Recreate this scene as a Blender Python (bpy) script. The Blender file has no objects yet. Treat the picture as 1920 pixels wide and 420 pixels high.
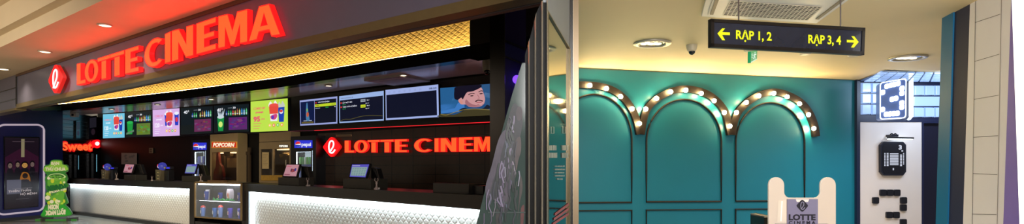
import bpy, bmesh, math, random
from mathutils import Vector
from mathutils.geometry import tessellate_polygon
random.seed(7)
S = bpy.context.scene
C = S.collection
F, CX, HY, EYE = 1100.0, 960.0, 318.0, 1.56

# ------------------------------------------------------------------ camera, world, exposure
cam = bpy.data.objects.new('camera', bpy.data.cameras.new('camera')); C.objects.link(cam)
cam.data.sensor_width = 36.0; cam.data.lens = 36.0*F/1920.0
cam.data.shift_y = (HY-210.0)/1920.0
cam.location = (0, 0, EYE); cam.rotation_euler = (math.pi/2, 0, 0)
S.camera = cam
vs = S.view_settings; vs.view_transform = 'Standard'; vs.look = 'None'; vs.gamma = 1.0
vs.use_curve_mapping = False; vs.exposure = 0.0
S.cycles.use_denoising = True
S.cycles.sample_clamp_indirect = 6.0
S.cycles.max_bounces = 7; S.cycles.diffuse_bounces = 4
W = bpy.data.worlds.new('world'); S.world = W; W.use_nodes = True
W.node_tree.nodes['Background'].inputs[0].default_value = (1.0, 0.86, 0.66, 1)
W.node_tree.nodes['Background'].inputs[1].default_value = 0.22

def area(name, loc, aim, sx, sy, power, col, spread=180):
    l = bpy.data.lights.new(name, 'AREA'); l.shape = 'RECTANGLE'; l.size = sx; l.size_y = sy
    l.energy = power; l.color = col; l.spread = math.radians(spread)
    o = bpy.data.objects.new(name, l); C.objects.link(o); o.location = loc
    o.rotation_euler = (Vector(aim)-Vector(loc)).to_track_quat('-Z', 'Y').to_euler()
    return o
area('mall_hall_fill', (-9.0, 2.5, 3.7), (-12.0, 15, .4), 5, 1.5, 190, (1.0, .88, .70), 70)  # unseen lamp added to brighten the far left of the hall
area('mall_hall_fill', (-3.0, -2.0, 4.0), (-3.5, 5, 3.0), 4, 2, 120, (0.80, .82, 1.0))  # unseen cool lamp added to brighten the fascia
area('lobby_fill', (1.3, -.4, 2.85), (3.0, 5, 1.5), 2.2, 1.2, 350, (1.0, .97, .95))  # unseen lamp added behind the viewer to brighten lobby and right wall
area('doorway_fill', (6.6, 8.3, 2.85), (6.2, 9.2, 1.2), 0.9, 0.5, 34, (.62, .78, 1.0))  # unseen bluish lamp added to brighten the doorway niche

# ------------------------------------------------------------------ helpers
def lin(c):
    return tuple(((v/255.0)/12.92 if v/255.0 <= .04045 else ((v/255.0+.055)/1.055)**2.4) for v in c)
_m = {}
def mat(name, col, rough=.6, metal=0, em=0, emcol=None, noise=0, nscale=6, bump=0, trans=0, spec=.5, coat=0, alpha=1):
    if name in _m: return _m[name]
    m = bpy.data.materials.new(name); m.use_nodes = True; nt = m.node_tree; b = nt.nodes['Principled BSDF']
    c = lin(col)
    b.inputs['Base Color'].default_value = (*c, 1); b.inputs['Roughness'].default_value = rough
    b.inputs['Metallic'].default_value = metal; b.inputs['Specular IOR Level'].default_value = spec
    b.inputs['Coat Weight'].default_value = coat; b.inputs['Transmission Weight'].default_value = trans
    b.inputs['Alpha'].default_value = alpha
    if em:
        b.inputs['Emission Color'].default_value = (*(lin(emcol) if emcol else c), 1)
        b.inputs['Emission Strength'].default_value = em
    if noise or bump:
        tc = nt.nodes.new('ShaderNodeTexCoord'); n = nt.nodes.new('ShaderNodeTexNoise')
        n.inputs['Scale'].default_value = nscale; n.inputs['Detail'].default_value = 5
        nt.links.new(tc.outputs['Object'], n.inputs['Vector'])
        if noise:
            mx = nt.nodes.new('ShaderNodeMix'); mx.data_type = 'RGBA'
            mx.inputs[6].default_value = (*[v*(1-noise) for v in c], 1); mx.inputs[7].default_value = (*[min(1, v*(1+noise)) for v in c], 1)
            nt.links.new(n.outputs['Fac'], mx.inputs[0]); nt.links.new(mx.outputs[2], b.inputs['Base Color'])
        if bump:
            bp = nt.nodes.new('ShaderNodeBump'); bp.inputs['Strength'].default_value = bump; bp.inputs['Distance'].default_value = .01
            nt.links.new(n.outputs['Fac'], bp.inputs['Height']); nt.links.new(bp.outputs['Normal'], b.inputs['Normal'])
    _m[name] = m; return m
def em(col, s=1.0):                      # something that gives off light: screens, tubes, lit signs
    k = 'glow_%d_%d_%d_%g' % (*col, s)
    return mat(k, (4, 4, 4), .35, em=s, emcol=col, spec=.3)
def hdr(name, rgb):                      # strong lamp colour given in linear light
    if name in _m: return _m[name]
    m = mat(name, (30, 30, 30), .4, em=1); b = m.node_tree.nodes['Principled BSDF']
    b.inputs['Emission Color'].default_value = (*[v/max(rgb) for v in rgb], 1); b.inputs['Emission Strength'].default_value = max(rgb)
    return m
def pm(col, rough=.55, **k):             # plain painted / printed surface
    return mat('paint_%d_%d_%d_%g' % (*col, rough), col, rough, **k)

def ray(x, y): return Vector(((x-CX)/F, 1.0, (HY-y)/F))
EY = Vector((0, 0, EYE))
def D(x, y, z): return ray(x, y)*z+EY                    # point at depth z
def H(x, y, h):                                          # point at height h above the eye
    r = ray(x, y); return r*(h/r.z)+EY
class Plane:
    def __init__(s, nx, ny, c):
        l = math.hypot(nx, ny); s.n = Vector((nx/l, ny/l, 0)); s.c = c/l
        s.u = Vector((s.n.y, -s.n.x, 0)); s.out = -s.n   # u runs to the right, out towards the viewer
    def pt(s, x, y, off=0):
        r = ray(x, y); return r*((s.c-off)/s.n.dot(r))+EY
    def col(s, x, h, off=0):                             # plane above image column x, at height h over the eye
        p = s.pt(x, HY, off); return Vector((p.x, p.y, EYE+h))
class Frame:
    def __init__(s, bl, br, tr, tl, n=None):
        s.a, s.b, s.c, s.d = bl, br, tr, tl
        s.n = n if n else ((br-bl).cross(tl-bl)).normalized()
    def __call__(s, u, v, d=0):
        return s.a*(1-u)*(1-v)+s.b*u*(1-v)+s.c*u*v+s.d*(1-u)*v+s.n*d
def PF(pl, tl, tr, br, bl, off=0):
    return Frame(pl.pt(*bl, off), pl.pt(*br, off), pl.pt(*tr, off), pl.pt(*tl, off), pl.out)
class MF(Frame):                                         # metric frame: u, v, d in metres
    def __init__(s, o, u, v=Vector((0, 0, 1)), n=None):
        s.o, s.u, s.v = o, u.normalized(), v.normalized(); s.n = n if n else s.u.cross(s.v).normalized()
    def __call__(s, u, v, d=0): return s.o+s.u*u+s.v*v+s.n*d

class MB:
    def __init__(s): s.V = []; s.Fc = []; s.M = []; s.mats = []
    def mi(s, m):
        if m not in s.mats: s.mats.append(m)
        return s.mats.index(m)
    def face(s, pts, m):
        b = len(s.V); s.V += [tuple(p) for p in pts]; s.Fc.append(list(range(b, b+len(pts)))); s.M.append(s.mi(m)); return s
    def mesh(s, verts, faces, m):
        b = len(s.V); s.V += [tuple(p) for p in verts]; k = s.mi(m)
        for f in faces: s.Fc.append([b+i for i in f]); s.M.append(k)
        return s
    def poly(s, fr, pts, m, d=0, holes=()):
        loops = [list(pts)]+[list(h) for h in holes]; flat = [p for l in loops for p in l]
        tri = tessellate_polygon([[Vector((p[0], p[1], 0)) for p in l] for l in loops])
        fs = []
        for t in tri:
            a, b, c = (flat[i] for i in t)
            if (b[0]-a[0])*(c[1]-a[1])-(b[1]-a[1])*(c[0]-a[0]) < 0: t = (t[0], t[2], t[1])
            fs.append(t)
        return s.mesh([fr(p[0], p[1], d) for p in flat], fs, m)
    def rect(s, fr, u0, v0, u1, v1, m, d=0):
        return s.face([fr(u0, v0, d), fr(u1, v0, d), fr(u1, v1, d), fr(u0, v1, d)], m)
    def prism(s, fr, pts, d0, d1, m, holes=(), side=None):
        s.poly(fr, pts, m, d1, holes)
        b = MB(); loops = [list(pts)]+[list(h) for h in holes]; flat = [p for l in loops for p in l]
        tri = tessellate_polygon([[Vector((p[0], p[1], 0)) for p in l] for l in loops])
        s.mesh([fr(p[0], p[1], d0) for p in flat], [tuple(reversed(t)) for t in tri], side or m)
        for l in loops:
            n = len(l); ar = sum(l[i][0]*l[(i+1) % n][1]-l[(i+1) % n][0]*l[i][1] for i in range(n))
            if l is not loops[0]: ar = -ar
            vs_ = [fr(p[0], p[1], d0) for p in l]+[fr(p[0], p[1], d1) for p in l]
            fs = [(i, (i+1) % n, n+(i+1) % n, n+i) for i in range(n)]
            if ar < 0: fs = [tuple(reversed(f)) for f in fs]
            s.mesh(vs_, fs, side or m)
        return s
    def box(s, fr, u0, u1, v0, v1, d0, d1, m):
        p = [fr(u, v, d) for d in (d0, d1) for u, v in ((u0, v0), (u1, v0), (u1, v1), (u0, v1))]
        return s.mesh(p, [(4, 5, 6, 7), (3, 2, 1, 0), (0, 1, 5, 4), (1, 2, 6, 5), (2, 3, 7, 6), (3, 0, 4, 7)], m)
    def tube(s, pts, r, m, n=8, close=False):
        pts = [Vector(p) for p in pts]; k = len(pts); vs_ = []
        for i, p in enumerate(pts):
            a = pts[(i-1) % k] if (close or i) else p; b = pts[(i+1) % k] if (close or i < k-1) else p
            t = (b-a).normalized(); x = t.orthogonal() if abs(t.z) > .9 else t.cross(Vector((0, 0, 1)))
            x.normalize(); y = t.cross(x); rr = r[i] if isinstance(r, (list, tuple)) else r
            vs_ += [p+(x*math.cos(q)+y*math.sin(q))*rr for q in [2*math.pi*j/n for j in range(n)]]
        fs = []
        for i in range(k if close else k-1):
            for j in range(n):
                a, b = i*n+j, i*n+(j+1) % n; c, d = ((i+1) % k)*n+(j+1) % n, ((i+1) % k)*n+j
                fs.append((a, d, c, b))
        if not close: fs += [tuple(range(n)), tuple(reversed(range((k-1)*n, k*n)))]
        return s.mesh(vs_, fs, m)
    def lathe(s, o, prof, m, axis=Vector((0, 0, 1)), n=20):   # prof: (radius, height along axis)
        ax = axis.normalized(); x = ax.orthogonal().normalized(); y = ax.cross(x); vs_ = []
        for r, h in prof:
            vs_ += [o+ax*h+(x*math.cos(q)+y*math.sin(q))*max(r, 1e-4) for q in [2*math.pi*j/n for j in range(n)]]
        fs = [(i*n+j, i*n+(j+1) % n, (i+1)*n+(j+1) % n, (i+1)*n+j) for i in range(len(prof)-1) for j in range(n)]
        return s.mesh(vs_, fs, m)
    def ball(s, o, r, m, n=14, k=9, sq=1):
        return s.lathe(o, [(r*math.sin(math.pi*i/k), -r*sq*math.cos(math.pi*i/k)) for i in range(k+1)], m, n=n)
    def ribbon(s, fr, pts, w, m, d=0, d0=None, closed=False):
        L = []; R = []; n = len(pts)
        for i, p in enumerate(pts):
            a = pts[i-1] if (i or closed) else p; b = pts[(i+1) % n] if (i < n-1 or closed) else p
            wx, wy = (w if isinstance(w, tuple) else (w, w))
            tx, ty = (b[0]-a[0])/wx, (b[1]-a[1])/wy; l = math.hypot(tx, ty) or 1
            ox, oy = -ty/l*wx/2, tx/l*wy/2
            L.append((p[0]+ox, p[1]+oy)); R.append((p[0]-ox, p[1]-oy))
        K = n if closed else n-1
        for i in range(K):
            j = (i+1) % n; q = [R[i], R[j], L[j], L[i]]
            s.face([fr(*t, d) for t in q], m)
            if d0 is not None:
                s.face([fr(*R[j], d), fr(*R[i], d), fr(*R[i], d0), fr(*R[j], d0)], m)
                s.face([fr(*L[i], d), fr(*L[j], d), fr(*L[j], d0), fr(*L[i], d0)], m)
        if d0 is not None and not closed:
            s.face([fr(*L[0], d), fr(*L[0], d0), fr(*R[0], d0), fr(*R[0], d)], m)
            s.face([fr(*R[-1], d), fr(*R[-1], d0), fr(*L[-1], d0), fr(*L[-1], d)], m)
        return s
    def text(s, fr, txt, u0, v0, u1, v1, m, d=0, bold=.02, th=0, space=1.0, shear=0):
        V, Fs = glyphs(txt, bold, space)
        x0 = min(p[0] for p in V); x1 = max(p[0] for p in V); hh = .735
        vs_ = []
        for x, y in V:
            t = y/hh; u = (x-x0)/(x1-x0)+shear*(t-.5)
            vs_.append(fr(u0+(u1-u0)*u, v0+(v1-v0)*t, d+th))
        return s.mesh(vs_, Fs, m)
    def build(s, name, parent=None, bevel=0, smooth=False, inset=0, rim=None):
        xs = [v[0] for v in s.V]; ys = [v[1] for v in s.V]; zs = [v[2] for v in s.V]
        o0 = Vector(((min(xs)+max(xs))/2, (min(ys)+max(ys))/2, min(zs)))
        me = bpy.data.meshes.new(name)
        me.from_pydata([(v[0]-o0.x, v[1]-o0.y, v[2]-o0.z) for v in s.V], [], s.Fc)
        for m in s.mats: me.materials.append(m)
        me.polygons.foreach_set('material_index', s.M)
        if smooth: me.polygons.foreach_set('use_smooth', [True]*len(me.polygons))
        me.update()
        ob = bpy.data.objects.new(name, me); C.objects.link(ob)
        if parent is not None: ob.parent = parent; ob.location = o0-WL[parent.name]
        else: ob.location = o0
        WL[ob.name] = o0
        if bevel:
            bm = bmesh.new(); bm.from_mesh(me); bmesh.ops.remove_doubles(bm, verts=bm.verts, dist=1e-5); bm.to_mesh(me); bm.free()
            md = ob.modifiers.new('bevel', 'BEVEL'); md.width = bevel; md.segments = 2; md.limit_method = 'ANGLE'
        return ob
WL = {}
_g = {}
def glyphs(txt, bold, space):
    k = (txt, bold, space)
    if k in _g: return _g[k]
    cu = bpy.data.curves.new('t', 'FONT'); cu.body = txt; cu.offset = bold; cu.space_character = space; cu.resolution_u = 3
    o = bpy.data.objects.new('t', cu); C.objects.link(o)
    bpy.context.view_layer.update()
    me = bpy.data.meshes.new_from_object(o.evaluated_get(bpy.context.evaluated_depsgraph_get()))
    V = [(v.co.x, v.co.y) for v in me.vertices]; Fs = []
    for p in me.polygons:
        f = list(p.vertices)
        if p.normal.z < 0: f.reverse()
        Fs.append(f)
    bpy.data.objects.remove(o); bpy.data.curves.remove(cu); bpy.data.meshes.remove(me)
    _g[k] = (V, Fs); return V, Fs
def tag(o, label, cat, group=None, kind=None):
    o['label'] = label; o['category'] = cat
    if group: o['group'] = group
    if kind: o['kind'] = kind
    return o
def thing(name, loc, label, cat, group=None):
    o = bpy.data.objects.new(name, None); o.empty_display_size = .1; C.objects.link(o); o.location = loc
    WL[o.name] = Vector(loc); return tag(o, label, cat, group)
def struct(o): o['kind'] = 'structure'; return o
def rrect(u0, v0, u1, v1, ru, rv=None, n=5):
    rv = rv or ru; out = []
    for cx, cy, a in ((u1-ru, v0+rv, -90), (u1-ru, v1-rv, 0), (u0+ru, v1-rv, 90), (u0+ru, v0+rv, 180)):
        for i in range(n+1):
            q = math.radians(a+90*i/n); out.append((cx+ru*math.cos(q), cy+rv*math.sin(q)))
    return out
def ell(cx, cy, rx, ry, n=24, a0=0, a1=360):
    full = abs(a1-a0) >= 360
    return [(cx+rx*math.cos(math.radians(a0+(a1-a0)*i/(n if full else n-1))), cy+ry*math.sin(math.radians(a0+(a1-a0)*i/(n if full else n-1)))) for i in range(n)]
def spline(p, k=6, closed=False):
    out = []; n = len(p); g = (lambda i: p[i % n]) if closed else (lambda i: p[max(0, min(n-1, i))])
    for i in range(n if closed else n-1):
        a, b, c, d = g(i-1), g(i), g(i+1), g(i+2)
        for j in range(k):
            t = j/k
            out.append(tuple(.5*((2*b[q])+(-a[q]+c[q])*t+(2*a[q]-5*b[q]+4*c[q]-d[q])*t*t+(-a[q]+3*b[q]-3*c[q]+d[q])*t**3) for q in range(2)))
    if not closed: out.append(tuple(p[-1]))
    return out
def pl_lerp(tab, x):
    for (x0, y0), (x1, y1) in zip(tab, tab[1:]):
        if x <= x1: return y0+(y1-y0)*(x-x0)/(x1-x0)
    (x0, y0), (x1, y1) = tab[-2:]; return y0+(y1-y0)*(x-x0)/(x1-x0)

# planes of the place
FAS = Plane(.6018, .7986, 4.30)       # face of the fascia over the shop
CN1 = Plane(.6018, .7986, 7.11)       # counter front, far run
CN2 = Plane(.7355, .6776, 4.646)      # counter front, near run
BCK = Plane(.5714, .8207, 9.586)      # back wall of the shop
TEAL = Plane(-.2446, .9696, 7.58)     # green panelled wall
def PX(pl, x): return pl.pt(x, HY)

# ------------------------------------------------------------------ floor and big structure
m_floor = mat('pale_marble_floor', (176, 168, 150), .16, noise=.18, nscale=1.5, spec=.6)
b = MB()
fl = [(-22, -4), (9, -4), (9, 11), (3, 14), (-6, 22), (-22, 32)]
b.face([(x, y, 0) for x, y in fl], m_floor); struct(b.build('floor'))
b = MB()
m_dot = mat('dark_floor_inlay', (70, 66, 58), .25)
for r in range(2):
    for i in range(14):
        p = H(12+i*10.5+r*4, 411.5+r*4, -EYE); q = .09
        b.face([(p.x-q, p.y-q*.6, .003), (p.x+q, p.y-q*.6, .003), (p.x+q, p.y+q*.6, .003), (p.x-q, p.y+q*.6, .003)], m_dot)
o = struct(b.build('trim_1')); o['label'] = 'rows of dark inlay squares in the pale floor'

m_cream = mat('cream_plaster', (222, 204, 172), .7, noise=.05, nscale=2, bump=.05)
m_dark = mat('black_lacquer', (14, 11, 9), .22, spec=.5)
m_olive = mat('bronze_trim', (112, 96, 62), .38, metal=.35, noise=.12, nscale=9)
m_fas = mat('grey_metal_fascia', (108, 104, 122), .34, metal=.3, noise=.08, nscale=4)
m_redb = mat('red_brown_soffit', (82, 48, 40), .6)
# mall ceiling: lower slab in front of the fascia, drop edge, raised ceiling
SOF = 2.40
def line(pl, x, h, off=0): return pl.col(x, h, off)
def along(c, t, h):   # point on line n.p=c (fascia direction), t metres along
    n, u = FAS.n, FAS.u; return Vector((n.x*c+u.x*t, n.y*c+u.y*t, EYE+h))
b = MB()
T0, T1 = -24, 5
b.face([along(3.15, T0, SOF), along(3.15, T1, SOF), along(4.34, T1, SOF), along(4.34, T0, SOF)], m_cream)
b.face([along(3.15, T0, SOF+.22), along(3.15, T1, SOF+.22), along(3.15, T1, SOF), along(3.15, T0, SOF)], m_cream)
b.face([along(3.15, T0, SOF+.22), along(3.0, T0, SOF+.22), along(3.0, T1, SOF+.22), along(3.15, T1, SOF+.22)], m_cream)
b.face([along(3.0, T0, SOF+.65), along(3.0, T1, SOF+.65), along(3.0, T1, SOF+.22), along(3.0, T0, SOF+.22)], m_cream)
b.face([along(-3.5, T0, SOF+.65), along(-3.5, T1, SOF+.65), along(3.0, T1, SOF+.65), along(3.0, T0, SOF+.65)], m_cream)
struct(b.build('ceiling'))

# fascia box with bronze lip
b = MB()
xl, xr = FAS.col(31, 0), along(4.3, 3.6, 0)
def tt(p): return p.dot(FAS.u)
t31 = tt(xl); tR = tt(FAS.col(1030, 0))
def fbox(bb, t0, t1, h0, h1, c0, c1, m):
    p = [along(c, t, h) for c in (c1, c0) for t, h in ((t0, h0), (t1, h0), (t1, h1), (t0, h1))]
    bb.mesh(p, [(4, 5, 6, 7), (3, 2, 1, 0), (0, 1, 5, 4), (1, 2, 6, 5), (2, 3, 7, 6), (3, 0, 4, 7)], m)
fbox(b, t31+.06, tR, 1.65, SOF-.06, 4.30, 4.50, m_fas)
fbox(b, t31+.02, tR, 1.545, 1.65, 4.285, 4.47, m_olive)
fbox(b, t31+.02, tR, SOF-.06, SOF-.002, 4.28, 4.40, mat('dark_bronze_trim', (92, 62, 40), .5))
fbox(b, t31+.02, tR, 1.55, 1.60, 4.47, 4.50, pm((20, 18, 18)))
fbox(b, t31+.02, tR, 1.55, 1.62, 4.50, 4.535, mat('grey_soffit', (84, 84, 92), .5))
fbox(b, t31+.02, tR, 1.545, 1.63, 4.535, 4.59, m_redb)
fbox(b, t31-.02, t31+.06, 1.60, SOF-.05, 4.285, 4.45, pm((14, 12, 10)))
o = struct(b.build('wall_fascia')); o['label'] = 'grey metal fascia over the shop front with bronze edges'
b = MB()
fbox(b, T0, t31-.02, 1.56, SOF, 4.30, 4.50, m_fas)
fbox(b, T0, t31-.02, 1.50, 1.56, 4.27, 4.50, m_olive)
for h in (1.78, 2.06): fbox(b, T0, t31-.03, h, h+.02, 4.285, 4.301, m_dark)
struct(b.build('wall_fascia_end'))
# behind the fascia: a dark deck closes the void, so no sky shows over the shop
b = MB()
b.face([along(4.36, T0, 3.6), along(4.36, tR+2, 3.6), along(12, tR+4, 3.6), along(16, T0, 3.6)], m_dark)
b.face([along(4.42, T0, SOF), along(4.42, tR+2, SOF), along(4.42, tR+2, 3.6), along(4.42, T0, 3.6)], m_dark)
struct(b.build('ceiling_void'))

# honeycomb relief sheets -----------------------------------------------------------
def honeycomb(b, path, z0, z1, cw, rp, amp, m):
    """diamond relief along a plan polyline (left to right), between heights z0 and z1"""
    seg = [0]
    for p, q in zip(path, path[1:]): seg.append(seg[-1]+(q-p).length)
    tot = seg[-1]
    def at(s):
        s = max(0, min(tot, s))
        for i in range(len(path)-1):
            if s <= seg[i+1]+1e-6:
                t = (s-seg[i])/(seg[i+1]-seg[i]); p = path[i].lerp(path[i+1], t); dd = (path[i+1]-path[i]).normalized()
                return p, Vector((dd.y, -dd.x, 0))
    def P(s, z, d):
        p, n = at(s); return Vector((p.x, p.y, max(z0, min(z1, z))))+n*d
    rows = int(math.ceil((z1-z0)/rp)); cols = int(tot/cw)+1
    for r in range(-1, rows+1):
        zc = z0+(r+.5)*rp
        for c in range(cols+1):
            sc = (c+(.5 if r % 2 else 0))*cw
            if sc-cw/2 > tot: continue
            k = [P(sc-cw*.5, zc, 0), P(sc-cw*.17, zc-rp, 0), P(sc+cw*.17, zc-rp, 0), P(sc+cw*.5, zc, 0), P(sc+cw*.17, zc+rp, 0), P(sc-cw*.17, zc+rp, 0)]
            k = [P(sc-cw*.5, zc-rp*.33, 0), P(sc, zc-rp*.95, 0), P(sc+cw*.5, zc-rp*.33, 0), P(sc+cw*.5, zc+rp*.33, 0), P(sc, zc+rp*.95, 0), P(sc-cw*.5, zc+rp*.33, 0)]
            t = [P(sc-cw*.28, zc-rp*.1, amp), P(sc, zc-rp*.5, amp), P(sc+cw*.28, zc-rp*.1, amp), P(sc+cw*.28, zc+rp*.18, amp), P(sc, zc+rp*.5, amp), P(sc-cw*.28, zc+rp*.18, amp)]
            if zc-rp < z0-rp*.9 or zc > z1+rp*.4: continue
            b.mesh(k+t, [(6, 7, 8, 9, 10, 11)]+[(i, (i+1) % 6, 6+(i+1) % 6, 6+i) for i in range(6)], m)

# bulkhead: curved in plan, its lower edge read off at the height of the inner ceiling
INC = 1.95
bulk = [(118, 210.2), (230, 200), (343, 189), (408, 181.5), (538, 166.5), (660, 148), (760, 133.5), (917, 111.2)]
bp = [H(x, y, INC) for x, y in bulk]
bk = [H(x, y, INC) for x, y in [(110, 219), (183, 213.3), (286.7, 205.8), (408, 194.7), (538, 183.3), (660, 166.4), (916, 136.7)]]
m_inner = mat('pale_inner_ceiling', (176, 172, 170), .2, noise=.05, nscale=3)
b = MB()
ext = [bp[0]+Vector((-.8, .5, 0))]+bp+[bp[-1]+Vector((.8, -.5, 0))]
bke = [bk[0]]+bk+[bk[-1]+Vector((.8, -.3, 0))]
cell = 40
def res(path, n):
    seg = [0]
    for p, q in zip(path, path[1:]): seg.append(seg[-1]+(q-p).length)
    out = []
    for i in range(n+1):
        s = seg[-1]*i/n
        for k in range(len(path)-1):
            if s <= seg[k+1]+1e-6: out.append(path[k].lerp(path[k+1], 0 if seg[k+1] == seg[k] else (s-seg[k])/(seg[k+1]-seg[k]))); break
    return out
A_, B_ = res(ext, 24), res(bke, 24)
for i in range(24): b.face([A_[i], B_[i], B_[i+1], A_[i+1]], m_inner)
struct(b.build('ceiling_inner'))
g0, g1 = EYE+2.185, EYE+3.1
lo = EYE+INC
def strip(b, path, z0, z1, m, off=0):
    for p, q in zip(path, path[1:]):
        dd = (q-p).normalized(); n = Vector((dd.y, -dd.x, 0))*off
        b.face([Vector((p.x, p.y, z0))+n, Vector((q.x, q.y, z0))+n, Vector((q.x, q.y, z1))+n, Vector((p.x, p.y, z1))+n], m)
def shifted(path, off):
    out = []
    for i, p in enumerate(path):
        dd = (path[min(i+1, len(path)-1)]-path[max(i-1, 0)]).normalized(); out.append(p+Vector((dd.y, -dd.x, 0))*off)
    return out
gp = [Vector((p.x, p.y, 0)) for p in bp]
gp[0] = Vector((H(121, 210, INC).x, H(121, 210, INC).y, 0))
e_ = H(897, 114.2, INC); gp[-1] = Vector((e_.x, e_.y, 0))
b = MB()
fr_ = shifted(gp, .24)
strip(b, [fr_[0]+Vector((-.9, .6, 0))]+fr_+[fr_[-1]+Vector((1.2, -.9, 0))], lo, g0, m_dark)
# ledge behind the beam
for i in range(len(gp)-1):
    b.face([Vector((fr_[i].x, fr_[i].y, g0)), Vector((fr_[i+1].x, fr_[i+1].y, g0)), Vector((gp[i+1].x, gp[i+1].y, g0)), Vector((gp[i].x, gp[i].y, g0))], m_dark)
    b.face([Vector((gp[i].x, gp[i].y, lo)), Vector((gp[i+1].x, gp[i+1].y, lo)), Vector((fr_[i+1].x, fr_[i+1].y, lo)), Vector((fr_[i].x, fr_[i].y, lo))], m_dark)
dl = (fr_[-1]-gp[-1])
e2 = fr_[-1]+Vector((1.2, -.9, 0))
b.face([(fr_[-1].x, fr_[-1].y, g0), (e2.x, e2.y, g0), (e2.x, e2.y, g1), (fr_[-1].x, fr_[-1].y, g1)], mat('brown_black_panel', (30, 22, 16), .5))
b.face([(gp[-1].x, gp[-1].y, g0), (fr_[-1].x, fr_[-1].y, g0), (fr_[-1].x, fr_[-1].y, g1), (gp[-1].x, gp[-1].y, g1)], mat('brown_black_panel', (30, 22, 16), .5))
q0 = fr_[0]; q1 = fr_[0]+Vector((-.9, .6, 0))
b.face([(q1.x, q1.y, g0), (q0.x, q0.y, g0), (q0.x, q0.y, g1), (q1.x, q1.y, g1)], m_dark)
struct(b.build('wall_bulkhead'))
b = MB()
m_gold = mat('gold_relief_panel', (214, 186, 128), .5)
honeycomb(b, res(gp, 60), g0+.01, g1, .165, .0475, .014, m_gold)
o = struct(b.build('wall_relief')); o['label'] = 'long curved gold diamond-relief panel above the dark beam'
b = MB()
LEDw = hdr('warm_led', (40, 28, 9))
s1 = shifted(gp, .17); s2 = shifted(gp, .21)
for i in range(len(gp)-1):
    z = g0+.012
    b.face([(s2[i].x, s2[i].y, z), (s2[i+1].x, s2[i+1].y, z), (s1[i+1].x, s1[i+1].y, z), (s1[i].x, s1[i].y, z)], LEDw)
n_ = (fr_[-1]-gp[-1]).normalized(); uu = Vector((n_.y, -n_.x, 0))
pa = gp[-1]+n_*.03; pb = gp[-1]+n_*.06
uu = (gp[-1]-gp[-2]).normalized()*-.012
b.face([(pa.x+uu.x, pa.y+uu.y, g0+.02), (pb.x+uu.x, pb.y+uu.y, g0+.02), (pb.x+uu.x, pb.y+uu.y, g1), (pa.x+uu.x, pa.y+uu.y, g1)], LEDw)
pa = gp[0]+n_*.03; pb = gp[0]+n_*.06
tag(b.build('light_strip'), 'warm light strip along the foot and right end of the gold relief panel', 'light strip')

# back wall, header, left return wall
m_tile = mat('brown_black_wall_tile', (56, 40, 27), .25, noise=.3, nscale=3, spec=.5)
def wallquad(b, pl, x0, x1, h0, h1, m, off=0):
    b.face([pl.col(x0, h0, off), pl.col(x1, h0, off), pl.col(x1, h1, off), pl.col(x0, h1, off)], m)
b = MB()
wallquad(b, BCK, 183, 1000, -EYE, INC+.6, mat('black_back_wall', (9, 8, 7), .5, spec=.25, noise=.2))
struct(b.build('wall_back'))
b = MB()
f = Frame(BCK.col(596, -EYE, .03), BCK.col(960, -EYE, .03), BCK.col(960, .93, .03), BCK.col(596, .93, .03), BCK.out)
b.box(f, 0, 1, 0, 1, -.02, 0, m_tile)
for i in range(1, 9): b.box(f, i/9-.001, i/9+.001, .3, 1, 0, .004, m_dark)
for i in range(5, 12): b.box(f, 0, 1, i/12-.002, i/12+.002, 0, .004, m_dark)
o = struct(b.build('wall_tiled')); o['label'] = 'dark brown tiled wall behind the red sign'
b = MB()   # header band that carries the menu screens
for (xa, ya, xb, yb) in ((184, 262, 545, 248.5), (545, 248.5, 930, 228)):
    pa, pb = BCK.pt(xa, ya, .05), BCK.pt(xb, yb, .05)
    ta, tb = Vector((pa.x, pa.y, EYE+INC+.05)), Vector((pb.x, pb.y, EYE+INC+.05)); k = BCK.n*.05
    b.face([pa, pb, tb, ta], m_dark); b.face([pa+k, pb+k, pb, pa], m_dark)
struct(b.build('wall_header'))
b = MB()
f = PF(BCK, (590, 244.3), (925, 228.0), (925, 229.3), (590, 245.2), .055)
b.box(f, 0, 1, 0, 1, 0, .012, hdr('red_led', (1.1, .02, .03)))
f = PF(BCK, (480, 247.9), (590, 244.3), (590, 245.0), (480, 248.5), .055)
b.box(f, 0, 1, 0, 1, 0, .01, em((96, 24, 50)))
tag(b.build('light_strip'), 'thin red light line running under the row of menu screens', 'light strip')

pL0, pL1 = D(113, HY, 20.35), BCK.pt(185, HY)
nx, ny = -(pL1.y-pL0.y), (pL1.x-pL0.x)
if nx*pL0.x+ny*pL0.y < 0: nx, ny = -nx, -ny
RET = Plane(nx, ny, nx*pL0.x+ny*pL0.y)
b = MB()
wallquad(b, RET, 113, 186, -EYE, INC+.1, mat('dark_tile_return', (20, 14, 12), .2, noise=.3, nscale=2))
m_l = pm((34, 26, 20))
f = Frame(RET.col(113, 0, .01), RET.col(185, 0, .01), RET.col(185, 1.9, .01), RET.col(113, 1.9, .01), RET.out)
for i in range(1, 14): b.box(f, 0, 1, i/14, i/14+.004, 0, .004, m_l)
struct(b.build('wall_left'))

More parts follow.
